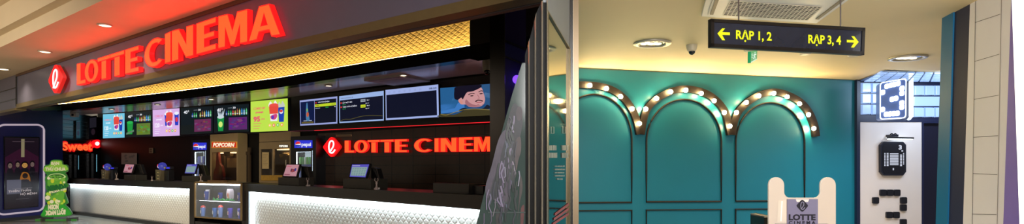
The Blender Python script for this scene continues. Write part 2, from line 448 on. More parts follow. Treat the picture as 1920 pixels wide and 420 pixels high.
# blue wall with poster box
BLU = Plane(-1, 0, 15.2)
m_navy = mat('navy_wall_paint', (12, 12, 84), .45, noise=.08, nscale=2)
b = MB()
p0, p1 = Vector((-15.2, 17.15, 0)), Vector((-15.2, 19.85, 0))
b.face([p0, p1, p1+Vector((0, 0, 4.9)), p0+Vector((0, 0, 4.9))], m_navy)
b.face([p1, p1+Vector((-.6, .3, 0)), p1+Vector((-.6, .3, 3.3)), p1+Vector((0, 0, 4.9))], m_navy)
struct(b.build('wall_poster'))
b = MB()
f = MF(Vector((-15.2, 17.15, 0)), Vector((0, 1, 0)))
b.box(f, 0, 2.7, 0, .10, 0, .02, pm((34, 32, 34), .4)); struct(b.build('baseboard_left'))
b = MB()
f = PF(BLU, (52, 203), (114, 199), (114, 207), (60, 207.5), .3)
b.box(f, 0, 1, 0, 1, 0, .02, pm((16, 70, 74)))
struct(b.build('trim_2'))

# ------------------------------------------------------------------ red channel letters
def arcpts(cx, cy, rx, ry, a0, a1, n=18): return [(cx+rx*math.cos(math.radians(a0+(a1-a0)*i/n)), cy+ry*math.sin(math.radians(a0+(a1-a0)*i/n))) for i in range(n+1)]
GLY = {
 'L': ([(0, 0), (1, 0), (1, .19), (.45, .19), (.45, 1), (0, 1)], []),
 'T': ([(.31, 0), (.69, 0), (.69, .82), (1, .82), (1, 1), (0, 1), (0, .82), (.31, .82)], []),
 'E': ([(0, 0), (1, 0), (1, .18), (.42, .18), (.42, .42), (.92, .42), (.92, .59), (.42, .59), (.42, .82), (1, .82), (1, 1), (0, 1)], []),
 'I': ([(0, 0), (1, 0), (1, 1), (0, 1)], []),
 'N': ([(0, 0), (.32, 0), (.32, .56), (.66, 0), (1, 0), (1, 1), (.68, 1), (.68, .44), (.34, 1), (0, 1)], []),
 'M': ([(0, 0), (.25, 0), (.25, .60), (.43, 0), (.57, 0), (.75, .60), (.75, 0), (1, 0), (1, 1), (.66, 1), (.5, .46), (.34, 1), (0, 1)], []),
 'A': ([(0, 0), (.27, 0), (.34, .21), (.66, .21), (.73, 0), (1, 0), (.66, 1), (.34, 1)], [[(.40, .39), (.5, .74), (.60, .39)]]),
 'O': (ell(.5, .5, .5, .52, 28), [ell(.5, .5, .21, .34, 20)]),
 'C': (arcpts(.54, .5, .54, .52, 42, 318)+arcpts(.56, .5, .28, .34, 312, 48), []),
}
m_lf = hdr('red_letter_face', (11, .125, .022)); m_ls = hdr('red_letter_side', (1.6, .008, .008)); m_lr = hdr('red_letter_rim', (1.3, .022, .014))
def letter(fr, ch, depth, parent, face=m_lf, side=m_ls, rim=m_lr, inset=.018):
    pts, holes = GLY[ch]; b = MB()
    b.prism(fr, pts, -depth, 0, face, holes, side=side)
    me_ = b.build('letter', parent)
    bm = bmesh.new(); bm.from_mesh(me_.data); bmesh.ops.remove_doubles(bm, verts=bm.verts, dist=1e-5); bm.faces.ensure_lookup_table()
    fs = [f for f in bm.faces if f.material_index == 0 and f.normal.length > 0 and f.normal.dot(fr.n) > .9]
    r = bmesh.ops.inset_region(bm, faces=fs, thickness=inset, depth=0)
    me_.data.materials.append(rim); k = len(me_.data.materials)-1
    for f in r['faces']: f.material_index = k
    bm.to_mesh(me_.data); bm.free(); return me_
base = [(60, 178), (145, 159.5), (262, 133), (285, 125.5), (322, 116), (368, 102.5), (408, 91.5), (465, 78.5), (526, 64.5)]
top = [(60, 141), (145, 119.5), (184, 109), (262, 84.5), (290, 73), (321, 58), (368, 44), (408, 30.5), (463, 17), (526, 1.5)]
sign = thing('illuminated_sign', FAS.col(330, 1.76), 'large red glowing channel-letter cinema name on the grey fascia', 'sign')
for ch, xa, xb in (('L', 144, 160.5), ('O', 158.5, 184.5), ('T', 183, 206.5), ('T', 206.5, 233), ('E', 234.5, 260), ('C', 270.5, 306.5), ('I', 309, 320),
                   ('N', 322, 362.5), ('E', 368, 405), ('M', 409, 464), ('A', 466, 525.5)):
    f = PF(FAS, (xa, pl_lerp(top, xa)), (xb, pl_lerp(top, xb)), (xb, pl_lerp(base, xb)), (xa, pl_lerp(base, xa)), .095)
    letter(f, ch, .075, sign)
ELL = spline([(.37, .22), (.50, .36), (.62, .56), (.62, .74), (.53, .82), (.42, .76), (.36, .58), (.37, .36), (.44, .22), (.55, .19), (.65, .27), (.72, .37)], 6)
LOZ = spline([(.5, 1.0), (.62, .95), (.93, .62), (1, .5), (.93, .38), (.62, .05), (.5, 0), (.38, .05), (.07, .38), (0, .5), (.07, .62), (.38, .95)], 4, True)[::-1]
lg = thing('round_emblem', FAS.col(113, 1.7), 'red glowing rounded lozenge emblem with white script loop, left of the large letters', 'sign')
f = PF(FAS, (98.5, 126), (125, 119), (125, 171.5), (98.5, 178.5), .08)
m_lz = hdr('emblem_red', (2.2, .006, .01)); m_wh = hdr('emblem_white', (2.2, 1.5, 1.45))
b = MB(); b.prism(f, LOZ, 0, .07, m_lz, side=hdr('emblem_side', (.7, .006, .006))); b.build('emblem_body', lg)
b = MB(); b.ribbon(f, ELL, (.10, .065), m_wh, .078); b.ribbon(f, ell(.37, .21, .02, .015, 8), (.05, .03), m_wh, .078, closed=True); b.build('script_mark', lg)
# sign on the tiled back wall
s2_ = thing('illuminated_sign', BCK.col(780, .3), 'smaller red glowing channel-letter cinema name on the dark tiled back wall', 'sign')
tp = [(640, 263.6), (763, 260.7), (921, 255.7), (990, 253.5)]; bs = [(640, 286.4), (763, 285.6), (921, 284.3), (990, 283.5)]
for ch, xa, xb in (('L', 646, 664), ('O', 663.5, 690), ('T', 689, 712), ('T', 713, 738), ('E', 740, 763), ('C', 776, 810), ('I', 814.5, 822.5), ('N', 826, 856),
                   ('E', 860, 886), ('M', 888.5, 921), ('A', 923, 953)):
    f = PF(BCK, (xa, pl_lerp(tp, xa)), (xb, pl_lerp(tp, xb)), (xb, pl_lerp(bs, xb)), (xa, pl_lerp(bs, xa)), .12)
    letter(f, ch, .06, s2_, hdr('small_letter_face', (2.0, .13, .022)), hdr('small_letter_side', (.9, .01, .01)), hdr('small_letter_rim', (1.0, .02, .016)), inset=.014)
lg = thing('round_emblem', BCK.col(625, .3), 'red glowing rounded lozenge emblem with white script loop on the tiled back wall', 'sign')
f = PF(BCK, (609.7, 258), (641.2, 257.6), (641.2, 293.5), (609.7, 293.9), .08)
b = MB(); b.prism(f, LOZ, 0, .06, m_lz, side=hdr('emblem_side', (1.3, .01, .01))); b.build('emblem_body', lg)
b = MB(); b.ribbon(f, ELL, (.085, .075), m_wh, .066); b.build('script_mark', lg)
# sweet sign
sw = thing('illuminated_sign', RET.col(150, .6), 'small red and orange glowing word sign with a round red bubble at its end', 'sign')
f = PF(RET, (115, 266.5), (172, 265.5), (172, 281.5), (115, 281.5), .05)
b = MB(); b.text(f, 'Sweet', -.03, -.06, 1.03, 1.06, hdr('sweet_halo', (.75, .006, .006)), 0, .10)
b.build('letter_halo', sw)
b = MB(); b.text(f, 'Sweet', 0, 0, 1, 1, hdr('sweet_face', (1.2, .14, .03)), .02, .035); b.build('lettering', sw)
f = PF(RET, (170, 262), (189, 262), (189, 278), (170, 278), .05)
b = MB(); b.prism(f, spline([(.1, .05), (.3, .12), (.6, .0), (.95, .3), (1, .7), (.7, 1), (.3, .95), (.02, .7), (.05, .4)], 4, True), 0, .04, hdr('bubble_red', (1.0, .006, .01))); b.build('bubble', sw)
b = MB(); b.prism(f, ell(.52, .55, .2, .22, 14), .041, .05, m_wh); b.build('bubble_light', sw)

# ------------------------------------------------------------------ menu screens
WH = (235, 238, 245)
def screen(name, pl, tl, tr, br, bl, label, cat, draw, off=.10, group=None, rimc=(12, 12, 14)):
    t = thing(name, pl.pt((bl[0]+br[0])/2, (bl[1]+br[1])/2, off), label, cat, group)
    f = PF(pl, tl, tr, br, bl, off)
    b = MB(); b.box(f, -.012, 1.012, -.02, 1.02, -.05, -.004, pm(rimc, .3)); b.build('screen_frame', t)
    b = MB(); draw(b, f); b.build('screen_picture', t); return t
def bg(b, f, c, s=1): b.rect(f, 0, 0, 1, 1, em(c, s), 0)
e1, e2_, e3 = .003, .006, .009
def cup(b, f, cx, y0, y1, w, body, lid=None, band=None, d=e1):
    b.poly(f, [(cx-w*.36, y0), (cx+w*.36, y0), (cx+w*.5, y1), (cx-w*.5, y1)], em(body), d)
    if band: b.poly(f, ell(cx, (y0+y1)/2, w*.3, (y1-y0)*.22, 12), em(band), d+e1)
    if lid: b.poly(f, ell(cx, y1+.02, w*.5, .06, 12), em(lid), d+e1)
def promo(bgc, txtc, price, c2, pinky=False):
    def dr(b, f):
        bg(b, f, bgc)
        b.text(f, 'COMBO MY', .08, .72, .42, .80, em(txtc), e1, .02)
        b.text(f, 'sweet', .14, .60, .36, .68, em(c2), e1, .03)
        b.text(f, price, .08, .34, .27, .50, em(c2), e1, .05)
        b.text(f, '.000', .29, .38, .40, .43, em(c2), e1)
        for q in range(3): b.rect(f, .08, .26-.08*q, .30-.03*q, .275-.08*q, em(c2), e1)
        if pinky: cup(b, f, .54, .38, .80, .16, (40, 60, 190), (235, 240, 255), (220, 60, 70)); cup(b, f, .90, .38, .80, .16, (40, 60, 190), (235, 240, 255), (220, 60, 70))
        b.poly(f, spline([(.50, .8), (.55, .95), (.62, .86), (.68, .97), (.74, .84), (.78, .78), (.64, .72)], 4, True), em((240, 238, 235)), e1)
        cup(b, f, .645, .32, .80, .25, (236, 236, 240), (235, 80, 70), None, e2_)
        b.poly(f, [(.535, .55), (.755, .55), (.772, .80), (.518, .80)], em((226, 74, 62)), e3)
        b.poly(f, spline([(.57, .40), (.66, .36), (.73, .44), (.72, .54), (.62, .52), (.56, .48)], 3, True), em((206, 70, 130)), e3)
        b.poly(f, ell(.62, .44, .035, .06, 10), em((90, 60, 180)), e3+e1)
        if not pinky:
            cup(b, f, .84, .28, .74, .17, (28, 66, 176), None, None, e2_)
            b.poly(f, ell(.84, .60, .05, .07, 12), em((225, 225, 235)), e3); b.poly(f, ell(.84, .62, .045, .04, 12), em((210, 50, 60)), e3+e1)
            b.poly(f, spline([(.76, .76), (.79, .92), (.83, .82), (.87, .93), (.93, .76)], 4, True), em((196, 200, 190)), e2_)
        for i, c in enumerate(((244, 200, 90), (236, 130, 90), (120, 205, 90), (240, 170, 60))):
            b.poly(f, ell(.54+.105*i, .19, .04, .055, 10), em(c), e3)
            b.poly(f, ell(.54+.105*i, .19, .018, .025, 8), em((250, 240, 220)), e3+e1)
    return dr
def drinks(big, bigc, picc, txt='40'):
    def dr(b, f):
        bg(b, f, (12, 24, 30))
        b.rect(f, 0, 0, .95, .35, em((18, 26, 26)), e1*.5)
        b.text(f, txt, .10, .78, .22, .90, em(WH), e1, .02); b.text(f, 'K', .24, .84, .28, .91, em(WH), e1, .02)
        b.text(f, '30', .56, .86, .64, .93, em(WH), e1, .02); b.rect(f, .42, .885, .54, .90, em((150, 160, 170)), e1)
        if big == 'splash':
            for q in (-.11, -.06, 0, .06, .12): b.poly(f, [(.21+q, .78+abs(q)*.9), (.21+q*.3+.03, .52), (.21+q*.3-.03, .52)], em((190, 205, 215)), e1)
            cup(b, f, .21, .05, .55, .20, bigc, (200, 215, 220), (210, 235, 120), e2_)
        elif big:
            cup(b, f, .18, .12, .58, .24, bigc, (40, 180, 80), None, e1); b.poly(f, [(.04, .10), (.34, .22), (.34, .30), (.04, .18)], em((90, 130, 100)), e3)
        cs = ((40, 80, 170), (50, 160, 90), (60, 190, 110), (200, 70, 70), (190, 190, 90), (150, 90, 60), (210, 200, 120), (60, 140, 210), (130, 190, 220), (90, 190, 120))
        n = 10
        for i in range(n):
            u = .38+.062*i
            if not big and 2 < i < 4: continue
            c = cs[i] if i < 6 else tuple(min(255, int(v*1.0)) for v in cs[i])
            hgt = .70+(.09 if i > 4 else .05)+.02*(i % 2)
            b.rect(f, u-.018, .62, u+.018, hgt, em(c), e1); b.rect(f, u-.009, hgt, u+.009, hgt+.05, em(tuple(int(v*.8) for v in c)), e1)
            b.rect(f, u-.018, .66, u+.018, .69, em((210, 215, 220)), e2_)
        b.rect(f, .44, .08, .95, .54, em(picc), e1)
        for i in range(30):
            rr = random.Random(i*7+int(picc[0])); u, v = rr.uniform(.5, .9), rr.uniform(.14, .48)
            c = tuple(max(0, min(255, int(k+rr.uniform(-22, 34)))) for k in picc)
            b.poly(f, ell(u, v, rr.uniform(.02, .07), rr.uniform(.02, .05), 8), em(c), e2_+.0002*i)
    return dr
screen('menu_screen', BCK, (193, 214.5), (233.5, 212), (233.5, 257.8), (193, 259.3), 'bright cyan menu screen with a red and a blue cup, leftmost of the lit row', 'screen', promo((112, 196, 226), (226, 150, 165), '120', (225, 245, 255)))
screen('menu_screen', BCK, (235.5, 211.7), (284.5, 208.5), (284.5, 255.5), (235.5, 257.6), 'dark drinks menu screen with tall green cup and green picture, right of the cyan screen', 'screen', drinks('cup', (30, 150, 60), (96, 122, 50)))
screen('menu_screen', BCK, (286.2, 206.3), (336.5, 202.8), (336.8, 254.1), (286.5, 256), 'bright pale pink menu screen with blue cups around a red one', 'screen', promo((218, 178, 232), (226, 130, 170), '120', (245, 235, 255), True))
screen('menu_screen', BCK, (339, 203), (399, 199), (399, 249.5), (339, 252.5), 'dark drinks menu screen with a red-violet picture, right of the pink screen', 'screen', drinks(None, (30, 140, 70), (104, 44, 84)))
screen('menu_screen', BCK, (401, 198.5), (466.3, 195), (467, 246.5), (401, 249), 'dark drinks menu screen with a milk splash over a green bottle, beside the lime screen', 'screen', drinks('splash', (24, 140, 66), (88, 40, 104)))
screen('menu_screen', BCK, (470, 190.6), (539.3, 184.3), (539.8, 244.9), (470, 247.7), 'bright lime green menu screen with a red dessert cup and the price 95', 'screen', promo((190, 226, 78), (232, 110, 100), '95', (226, 90, 110)))
def sch1(b, f):
    bg(b, f, (150, 160, 214)); b.rect(f, .02, .06, .40, .93, em((10, 24, 66)), e1); b.rect(f, .41, .06, .975, .93, em((12, 16, 32)), e1)
    b.poly(f, spline([(.18, .2), (.17, .5), (.19, .85), (.22, .85), (.24, .5), (.27, .2)], 3, True), em((70, 120, 160)), e2_)
    b.poly(f, ell(.22, .42, .035, .10, 12), em((190, 90, 60)), e3); b.poly(f, ell(.21, .60, .02, .06, 10), em((120, 170, 70)), e3)
    b.rect(f, .05, .08, .38, .14, em((96, 84, 40)), e2_); b.rect(f, .10, .17, .33, .19, em((180, 190, 220)), e2_)
    b.poly(f, ell(.45, .84, .018, .03, 8), em((220, 50, 50)), e2_); b.text(f, 'THIÊN THẦN HỘ MỆNH', .50, .83, .80, .87, em((220, 225, 240)), e2_)
    b.rect(f, .42, .68, .97, .78, em((190, 210, 40)), e2_); b.rect(f, .45, .715, .53, .745, em((150, 130, 40)), e3); b.text(f, '18:10', .86, .71, .94, .75, em((90, 90, 40)), e3)
    b.rect(f, .43, .62, .56, .64, em((170, 180, 200)), e2_); b.rect(f, .70, .62, .78, .65, em((30, 140, 60)), e2_)
    b.text(f, '90', .93, .61, .96, .65, em(WH), e2_)
def sch2(b, f):
    bg(b, f, (152, 178, 226)); b.rect(f, .02, .05, .985, .84, em((14, 18, 38)), e1)
    for i in range(9): b.rect(f, .04+.033*i, .89, .06+.033*i, .925, em((110, 122, 156)), e1)
    for v, t in ((.74, 'LẬT MẶT 48H'), (.585, 'THIÊN THẦN HỘ MỆNH')):
        b.poly(f, ell(.05, v, .018, .03, 8), em((230, 60, 50)), e2_); b.text(f, t, .085, v-.025, .085+.0155*len(t)+.05, v+.025, em((225, 228, 240)), e2_, .01)
        b.text(f, '2D PĐ', .085, v-.09, .16, v-.055, em((40, 170, 80)), e2_)
    b.rect(f, .50, .70, .61, .79, em((150, 158, 170)), e2_); b.text(f, '18:30', .52, .73, .59, .765, em((30, 30, 40)), e3); b.text(f, 'Rạp 1', .64, .73, .69, .765, em(WH), e2_)
    b.rect(f, .50, .50, .61, .60, em((200, 215, 40)), e2_); b.text(f, '18:50', .52, .53, .59, .565, em((60, 60, 20)), e3); b.text(f, 'Rạp 2', .64, .54, .70, .575, em(WH), e2_)
    b.text(f, '84/117', .61, .62, .69, .655, em((190, 195, 210)), e2_); b.text(f, '90/117', .61, .44, .69, .475, em(WH), e2_)
    w = spline([(.02, .06), (.12, .13), (.28, .12), (.5, .19), (.7, .2), (.98, .16)], 5); b.ribbon(f, w, (.012, .02), em((84, 78, 40)), e2_)
def sch3(b, f):
    bg(b, f, (158, 174, 226)); b.rect(f, .02, .06, .97, .83, em((13, 17, 38)), e1)
    for i in range(7): b.rect(f, .06+.1*i, .87, .10+.1*i, .94, em((150, 166, 216)), e1)
    b.text(f, '18:23', .84, .875, .97, .93, em((44, 50, 76)), e1, .02)
def face_tv(b, f):
    bg(b, f, (30, 74, 124))
    for (pts, c) in (([(0, .2), (.3, .28), (.42, .6), (.3, 1), (0, 1)], (36, 92, 142)), ([(.6, .5), (1, .3), (1, 1), (.62, 1)], (44, 84, 128)), ([(0, .12), (.5, .16), (.5, .42), (.25, .5), (0, .42)], (60, 120, 190)),
                     ([(.25, .55), (.42, .62), (.40, .68), (.25, .62)], (120, 176, 222)), ([(.88, .6), (1, .55), (1, .7), (.9, .74)], (80, 116, 156))): b.poly(f, pts, em(c), e1)
    b.poly(f, spline([(.48, .28), (.60, .22), (.85, .22), (.95, .34), (.98, .2), (.4, .16)], 4, True), em((22, 30, 46)), e2_)
    skin = spline([(.38, .52), (.44, .40), (.54, .38), (.60, .30), (.78, .28), (.88, .36), (.91, .52), (.885, .70), (.84, .90), (.70, .97), (.52, .88), (.42, .66)], 5, True)
    b.poly(f, skin, em((200, 146, 148)), e3)
    b.poly(f, spline([(.60, .31), (.78, .29), (.87, .37), (.84, .33), (.72, .35), (.62, .42), (.54, .55), (.52, .42)], 4, True), em((160, 104, 112)), e3+.001)
    b.poly(f, spline([(.30, .62), (.30, .85), (.36, 1.0), (.80, 1.0), (.84, .92), (.74, .84), (.66, .80), (.56, .78), (.50, .64), (.47, .56), (.44, .62), (.38, .56), (.34, .56)], 5, True), em((18, 16, 34)), e3+.002)
    b.poly(f, spline([(.38, .54), (.42, .56), (.47, .50), (.46, .40), (.42, .42)], 4, True), em((206, 140, 132)), e3+.003)
    for p, w, c in ((((.585, .70), (.65, .735), (.71, .72)), .022, (36, 20, 30)), (((.79, .765), (.84, .80), (.875, .775)), .022, (36, 20, 30)),
                    (((.765, .68), (.80, .57), (.765, .535)), .012, (160, 100, 106)), (((.725, .455), (.77, .50), (.83, .485), (.87, .455)), .032, (56, 32, 38)),
                    (((.745, .425), (.79, .43), (.845, .425)), .026, (168, 82, 90)), (((.76, .36), (.80, .37)), .016, (120, 76, 84))):
        b.ribbon(f, spline(list(p), 5), w, em(c), e3+.004)
    for u, v in ((.655, .655), (.838, .705)):
        b.poly(f, ell(u, v, .036, .018, 12), em((70, 40, 50)), e3+.004); b.poly(f, ell(u+.002, v, .017, .017, 10), em((14, 10, 18)), e3+.0045)
    b.poly(f, spline([(.50, .66), (.54, .80), (.60, .86), (.585, .78), (.62, .88), (.70, .93), (.80, .97), (.62, 1.0), (.46, .9)], 4, True), em((18, 16, 34)), e3+.0046)
    b.poly(f, spline([(0, 0), (1, 0), (1, .16), (.75, .22), (.5, .18), (.3, .06), (.1, .10), (0, .08)], 4, True), em((64, 58, 34)), e3+.005)
    b.ribbon(f, spline([(0, .10), (.12, .06), (.26, .12), (.45, .20), (.7, .22), (1, .17)], 5), (.01, .02), em((140, 124, 66)), e3+.006)
screen('schedule_screen', BCK, (562, 188.5), (632.5, 180.6), (632.5, 231.7), (563, 235.8), 'schedule screen with a blue film poster picture and one yellow line', 'screen', sch1)
screen('schedule_screen', BCK, (635.9, 180.6), (719.4, 170.1), (719.7, 225.9), (636.4, 230.9), 'schedule screen listing two shows with grey and yellow boxes', 'screen', sch2)
screen('schedule_screen', BCK, (722.6, 168.8), (821.6, 158.3), (822.9, 219.4), (723.4, 225.4), 'empty dark schedule screen with a clock in its pale top bar', 'screen', sch3)
screen('video_screen', BCK, (825.5, 165.4), (918.5, 157.3), (919, 216), (826.8, 219.4), 'video screen showing a dark-haired man\'s face against blue', 'screen', face_tv)
def dim(c1, c2):  # reflected screens on the side wall, painted as dim glowing pictures
    def dr(b, f):
        b.rect(f, 0, 0, 1, 1, pm((30, 20, 26), .15), 0)
        b.rect(f, .1, .5, .9, .95, em(c1), e1); b.poly(f, ell(.5, .3, .25, .15, 12), em(c2), e1)
    return dr
screen('screen_reflection', RET, (143, 227), (150.5, 226), (150.5, 259), (143, 260), 'narrow painted reflection of a screen on the dark side wall, nearer the poster wall', 'screen', dim((24, 16, 30), (34, 12, 34)), .05)
screen('screen_reflection', RET, (166.5, 220), (182, 217.5), (182, 259), (167, 260), 'dim grey painted screen reflection on the dark side wall beside the cyan menu screen', 'screen', dim((28, 26, 34), (34, 22, 30)), .05)

# ------------------------------------------------------------------ ceiling lamps
def downlight(o, r, label, group, glow, power, col, trimc=(200, 190, 170), spot=70):
    t = thing('downlight', o, label, 'ceiling light', group); k = Vector((0, 0, -1))
    b = MB(); b.lathe(o, [(r*.82, -.02), (r*.82, .008), (r, .010), (r*1.05, 0), (r*1.05, -.004)], pm(trimc, .4), k); b.build('trim_ring', t, smooth=True)
    b = MB(); b.lathe(o, [(0, .004), (r*.6, .003), (r*.82, 0)], glow, k); b.build('lamp_lens', t)
    if power:
        l = bpy.data.lights.new('downlight_lamp', 'SPOT'); l.energy = power; l.color = col; l.spot_size = math.radians(spot*2); l.spot_blend = .8; l.shadow_soft_size = r*.6
        q = bpy.data.objects.new('downlight_lamp', l); C.objects.link(q); q.parent = t; q.location = (0, 0, -.03)
for x, y, w in ((197, 48, 13), (84.5, 97.5, 11), (6, 130, 11)):
    p = H(x, y, SOF-.012); downlight(p, w*p.y/F*.95, 'round white downlight in the cream ceiling slab by the fascia, %s' % {197: 'nearest the large letters', 84.5: 'middle of the three', 6: 'farthest left'}[x], 'downlights in front of the fascia', hdr('lamp_white', (4, 3.2, 2.2)), 90, (1, .85, .62), spot=65)
for (x, y), wh in zip(((209.5, 205), (295.5, 196.3), (396, 186.3), (616, 161), (756, 141.3)), ('above the cyan menu screen', 'above the pink menu screen', 'over the popcorn cabinet', 'over the schedule screen with the poster', 'over the empty schedule screen')):
    p = H(x, y, INC-.012); downlight(p, .085, 'small bright downlight in the inner shop ceiling '+wh, 'downlights over the counter', hdr('lamp_white', (4, 3.2, 2.2)), 6, (1, .9, .75), (190, 185, 180), spot=50)
o_ = H(745, 151, INC-.02)
b = MB(); f = MF(o_, BCK.u, BCK.n, Vector((0, 0, -1)))
b.box(f, -.55, .55, -.45, .45, -.03, .02, pm((150, 146, 140), .5)); b.box(f, -.47, .47, .36, .42, .02, .022, pm((70, 66, 62), .5)); b.box(f, -.47, .47, -.42, -.36, .02, .022, pm((70, 66, 62), .5))
b.box(f, -.3, .3, -.25, .25, .02, .024, pm((128, 124, 118), .5))
tag(b.build('air_conditioner', bevel=.008), 'flush grey ceiling air conditioner in the inner shop ceiling', 'air conditioner')
p = H(912, 114, INC)
t = thing('security_camera', p, 'white security camera hanging at the right end of the inner shop ceiling', 'camera')
b = MB(); b.lathe(p, [(.07, 0), (.075, -.03), (.07, -.16), (.05, -.2)], pm((150, 140, 120), .5)); b.build('camera_housing', t, smooth=True)
b = MB(); b.ball(p+Vector((.01, -.02, -.2)), .055, pm((30, 26, 22), .15)); b.build('lens', t, smooth=True)
p = H(143, 212, INC)
t = thing('security_camera', p, 'small pale box camera under the inner ceiling above the side wall', 'camera')
f = MF(p, Vector((1, 0, 0))); b = MB(); b.box(f, -.1, .1, -.14, 0, 0, .16, pm((170, 164, 160), .5)); b.build('camera_housing', t, bevel=.01)
b = MB(); b.lathe(f(0, -.08, .16), [(.035, 0), (.035, .02), (.0, .02)], pm((20, 20, 24), .2), Vector((0, -1, 0))); b.build('lens', t)

# ------------------------------------------------------------------ counter
TOPH = -.32; PT, PB = -.50, -1.46
m_cnt = mat('dark_counter_stone', (32, 27, 22), .30, noise=.2, nscale=8, spec=.5)
m_white = mat('white_relief_panel', (238, 232, 218), .5)
def cpath(pl, x0, x1, off=0): return [pl.col(x0, 0, off), pl.col(x1, 0, off)]
K1 = [CN1.col(127, 0), CN1.col(361, 0)]
kc = CN1.col(458, 0)
A1, A2 = CN1.col(125, 0), CN1.col(459, 0); A3 = CN2.col(459, 0); A4 = CN2.col(1000, 0)
A3 = A2
DEP = .72
def vec(p, z): return Vector((p.x, p.y, z))
def prismz(b, poly, z0, z1, m):
    n = len(poly); b.mesh([vec(p, z0) for p in poly]+[vec(p, z1) for p in poly], [tuple(reversed(range(n))), tuple(range(n, 2*n))]+[(i, (i+1) % n, n+(i+1) % n, n+i) for i in range(n)], m)
b = MB()
B1, B4 = A1+CN1.n*DEP, A4+CN2.n*DEP
B2 = A2+((CN1.n+CN2.n).normalized())*DEP
XC0, XC1 = CN1.col(364.3, 0), CN1.col(453.8, 0); CD = .50
prismz(b, [A1, XC0, XC0+CN1.n*DEP, B1], EYE+TOPH-.045, EYE+TOPH, m_cnt); prismz(b, [XC1, A2, B2, XC1+CN1.n*DEP], EYE+TOPH-.045, EYE+TOPH, m_cnt)
prismz(b, [XC0+CN1.n*CD, XC1+CN1.n*CD, XC1+CN1.n*DEP, XC0+CN1.n*DEP], EYE+TOPH-.045, EYE+TOPH, m_cnt); prismz(b, [A2, A4, B4, B2], EYE+TOPH-.045, EYE+TOPH, m_cnt)
o = tag(b.build('countertop'), 'long dark stone countertop running the whole length of the shop front', 'countertop')
b = MB()
def inset(p, pl, k): return p+pl.n*k
zc_ = CN1.pt(364.8, 408, .0).z-.03
prismz(b, [XC0+CN1.n*.02, XC1+CN1.n*.02, XC1+CN1.n*DEP, XC0+CN1.n*DEP], 0, zc_-.06, m_cnt)
prismz(b, [XC0+CN1.n*CD, XC1+CN1.n*CD, XC1+CN1.n*DEP, XC0+CN1.n*DEP], 0, EYE+TOPH-.045, m_cnt)
for pl, pa, pb, qa, qb in ((CN1, A1, XC0, B1, XC0+CN1.n*DEP), (CN1, XC1, A2, XC1+CN1.n*DEP, B2), (CN2, A2, A4, B2, B4)):
    # upper band in front, body set back
    prismz(b, [pa+pl.n*.01, pb+pl.n*.01, qb, qa], EYE+PT, EYE+TOPH-.045, m_cnt)
    prismz(b, [pa+pl.n*.14, pb+pl.n*.14, qb, qa], .02, EYE+PT, m_cnt)
    prismz(b, [pa+pl.n*.02, pb+pl.n*.02, qb, qa], 0, EYE+PB, m_cnt)
for pl, xa, xb in ((CN1, 355.6, 364.5), (CN1, 453.5, 466.0), (CN1, 125, 127.5)):
    if xa == 453.5: xb = 459
    prismz(b, [pl.col(xa, 0, -.01), pl.col(xb, 0, -.01), pl.col(xb, 0, -.15), pl.col(xa, 0, -.15)], .02, EYE+PT, m_cnt)
prismz(b, [A2+CN2.n*.01, CN2.col(466.5, 0, -.01), CN2.col(466.5, 0, -.15), A2+CN2.n*.15], .02, EYE+PT, m_cnt)
CNT = tag(b.build('service_counter'), 'long dark service counter under the menu screens, bent at the glass display case', 'counter')
for pl, xa, xb in ((CN1, 127.8, 355.4), (CN2, 467, 995)):
    b = MB(); pth = [Vector((q.x, q.y, 0)) for q in (pl.col(xa, 0, -.13), pl.col(xb, 0, -.13))]
    honeycomb(b, pth, EYE+PB, EYE+PT, .15, .062, .006, m_white); b.build('relief_panel', CNT)['label'] = 'white diamond-relief front panel'
    b = MB(); a, c = pl.col(xa, PT-.004, -.11), pl.col(xb, PT-.004, -.11); a2, c2 = pl.col(xa, PT-.004, -.06), pl.col(xb, PT-.004, -.06)
    LEDc = hdr('cold_led', (24, 31, 37)); b.face([a2, a, c, c2][::-1], LEDc)
    xs_ = xa+.4
    q0, q1 = pl.col(xs_, PT, -.115), pl.col(xs_, PT, -.07); b.face([Vector((q0.x, q0.y, .1)), Vector((q1.x, q1.y, .1)), q1, q0], LEDc)
    b.build('light_strip', CNT)['label'] = 'cold white light strip along the panel top'

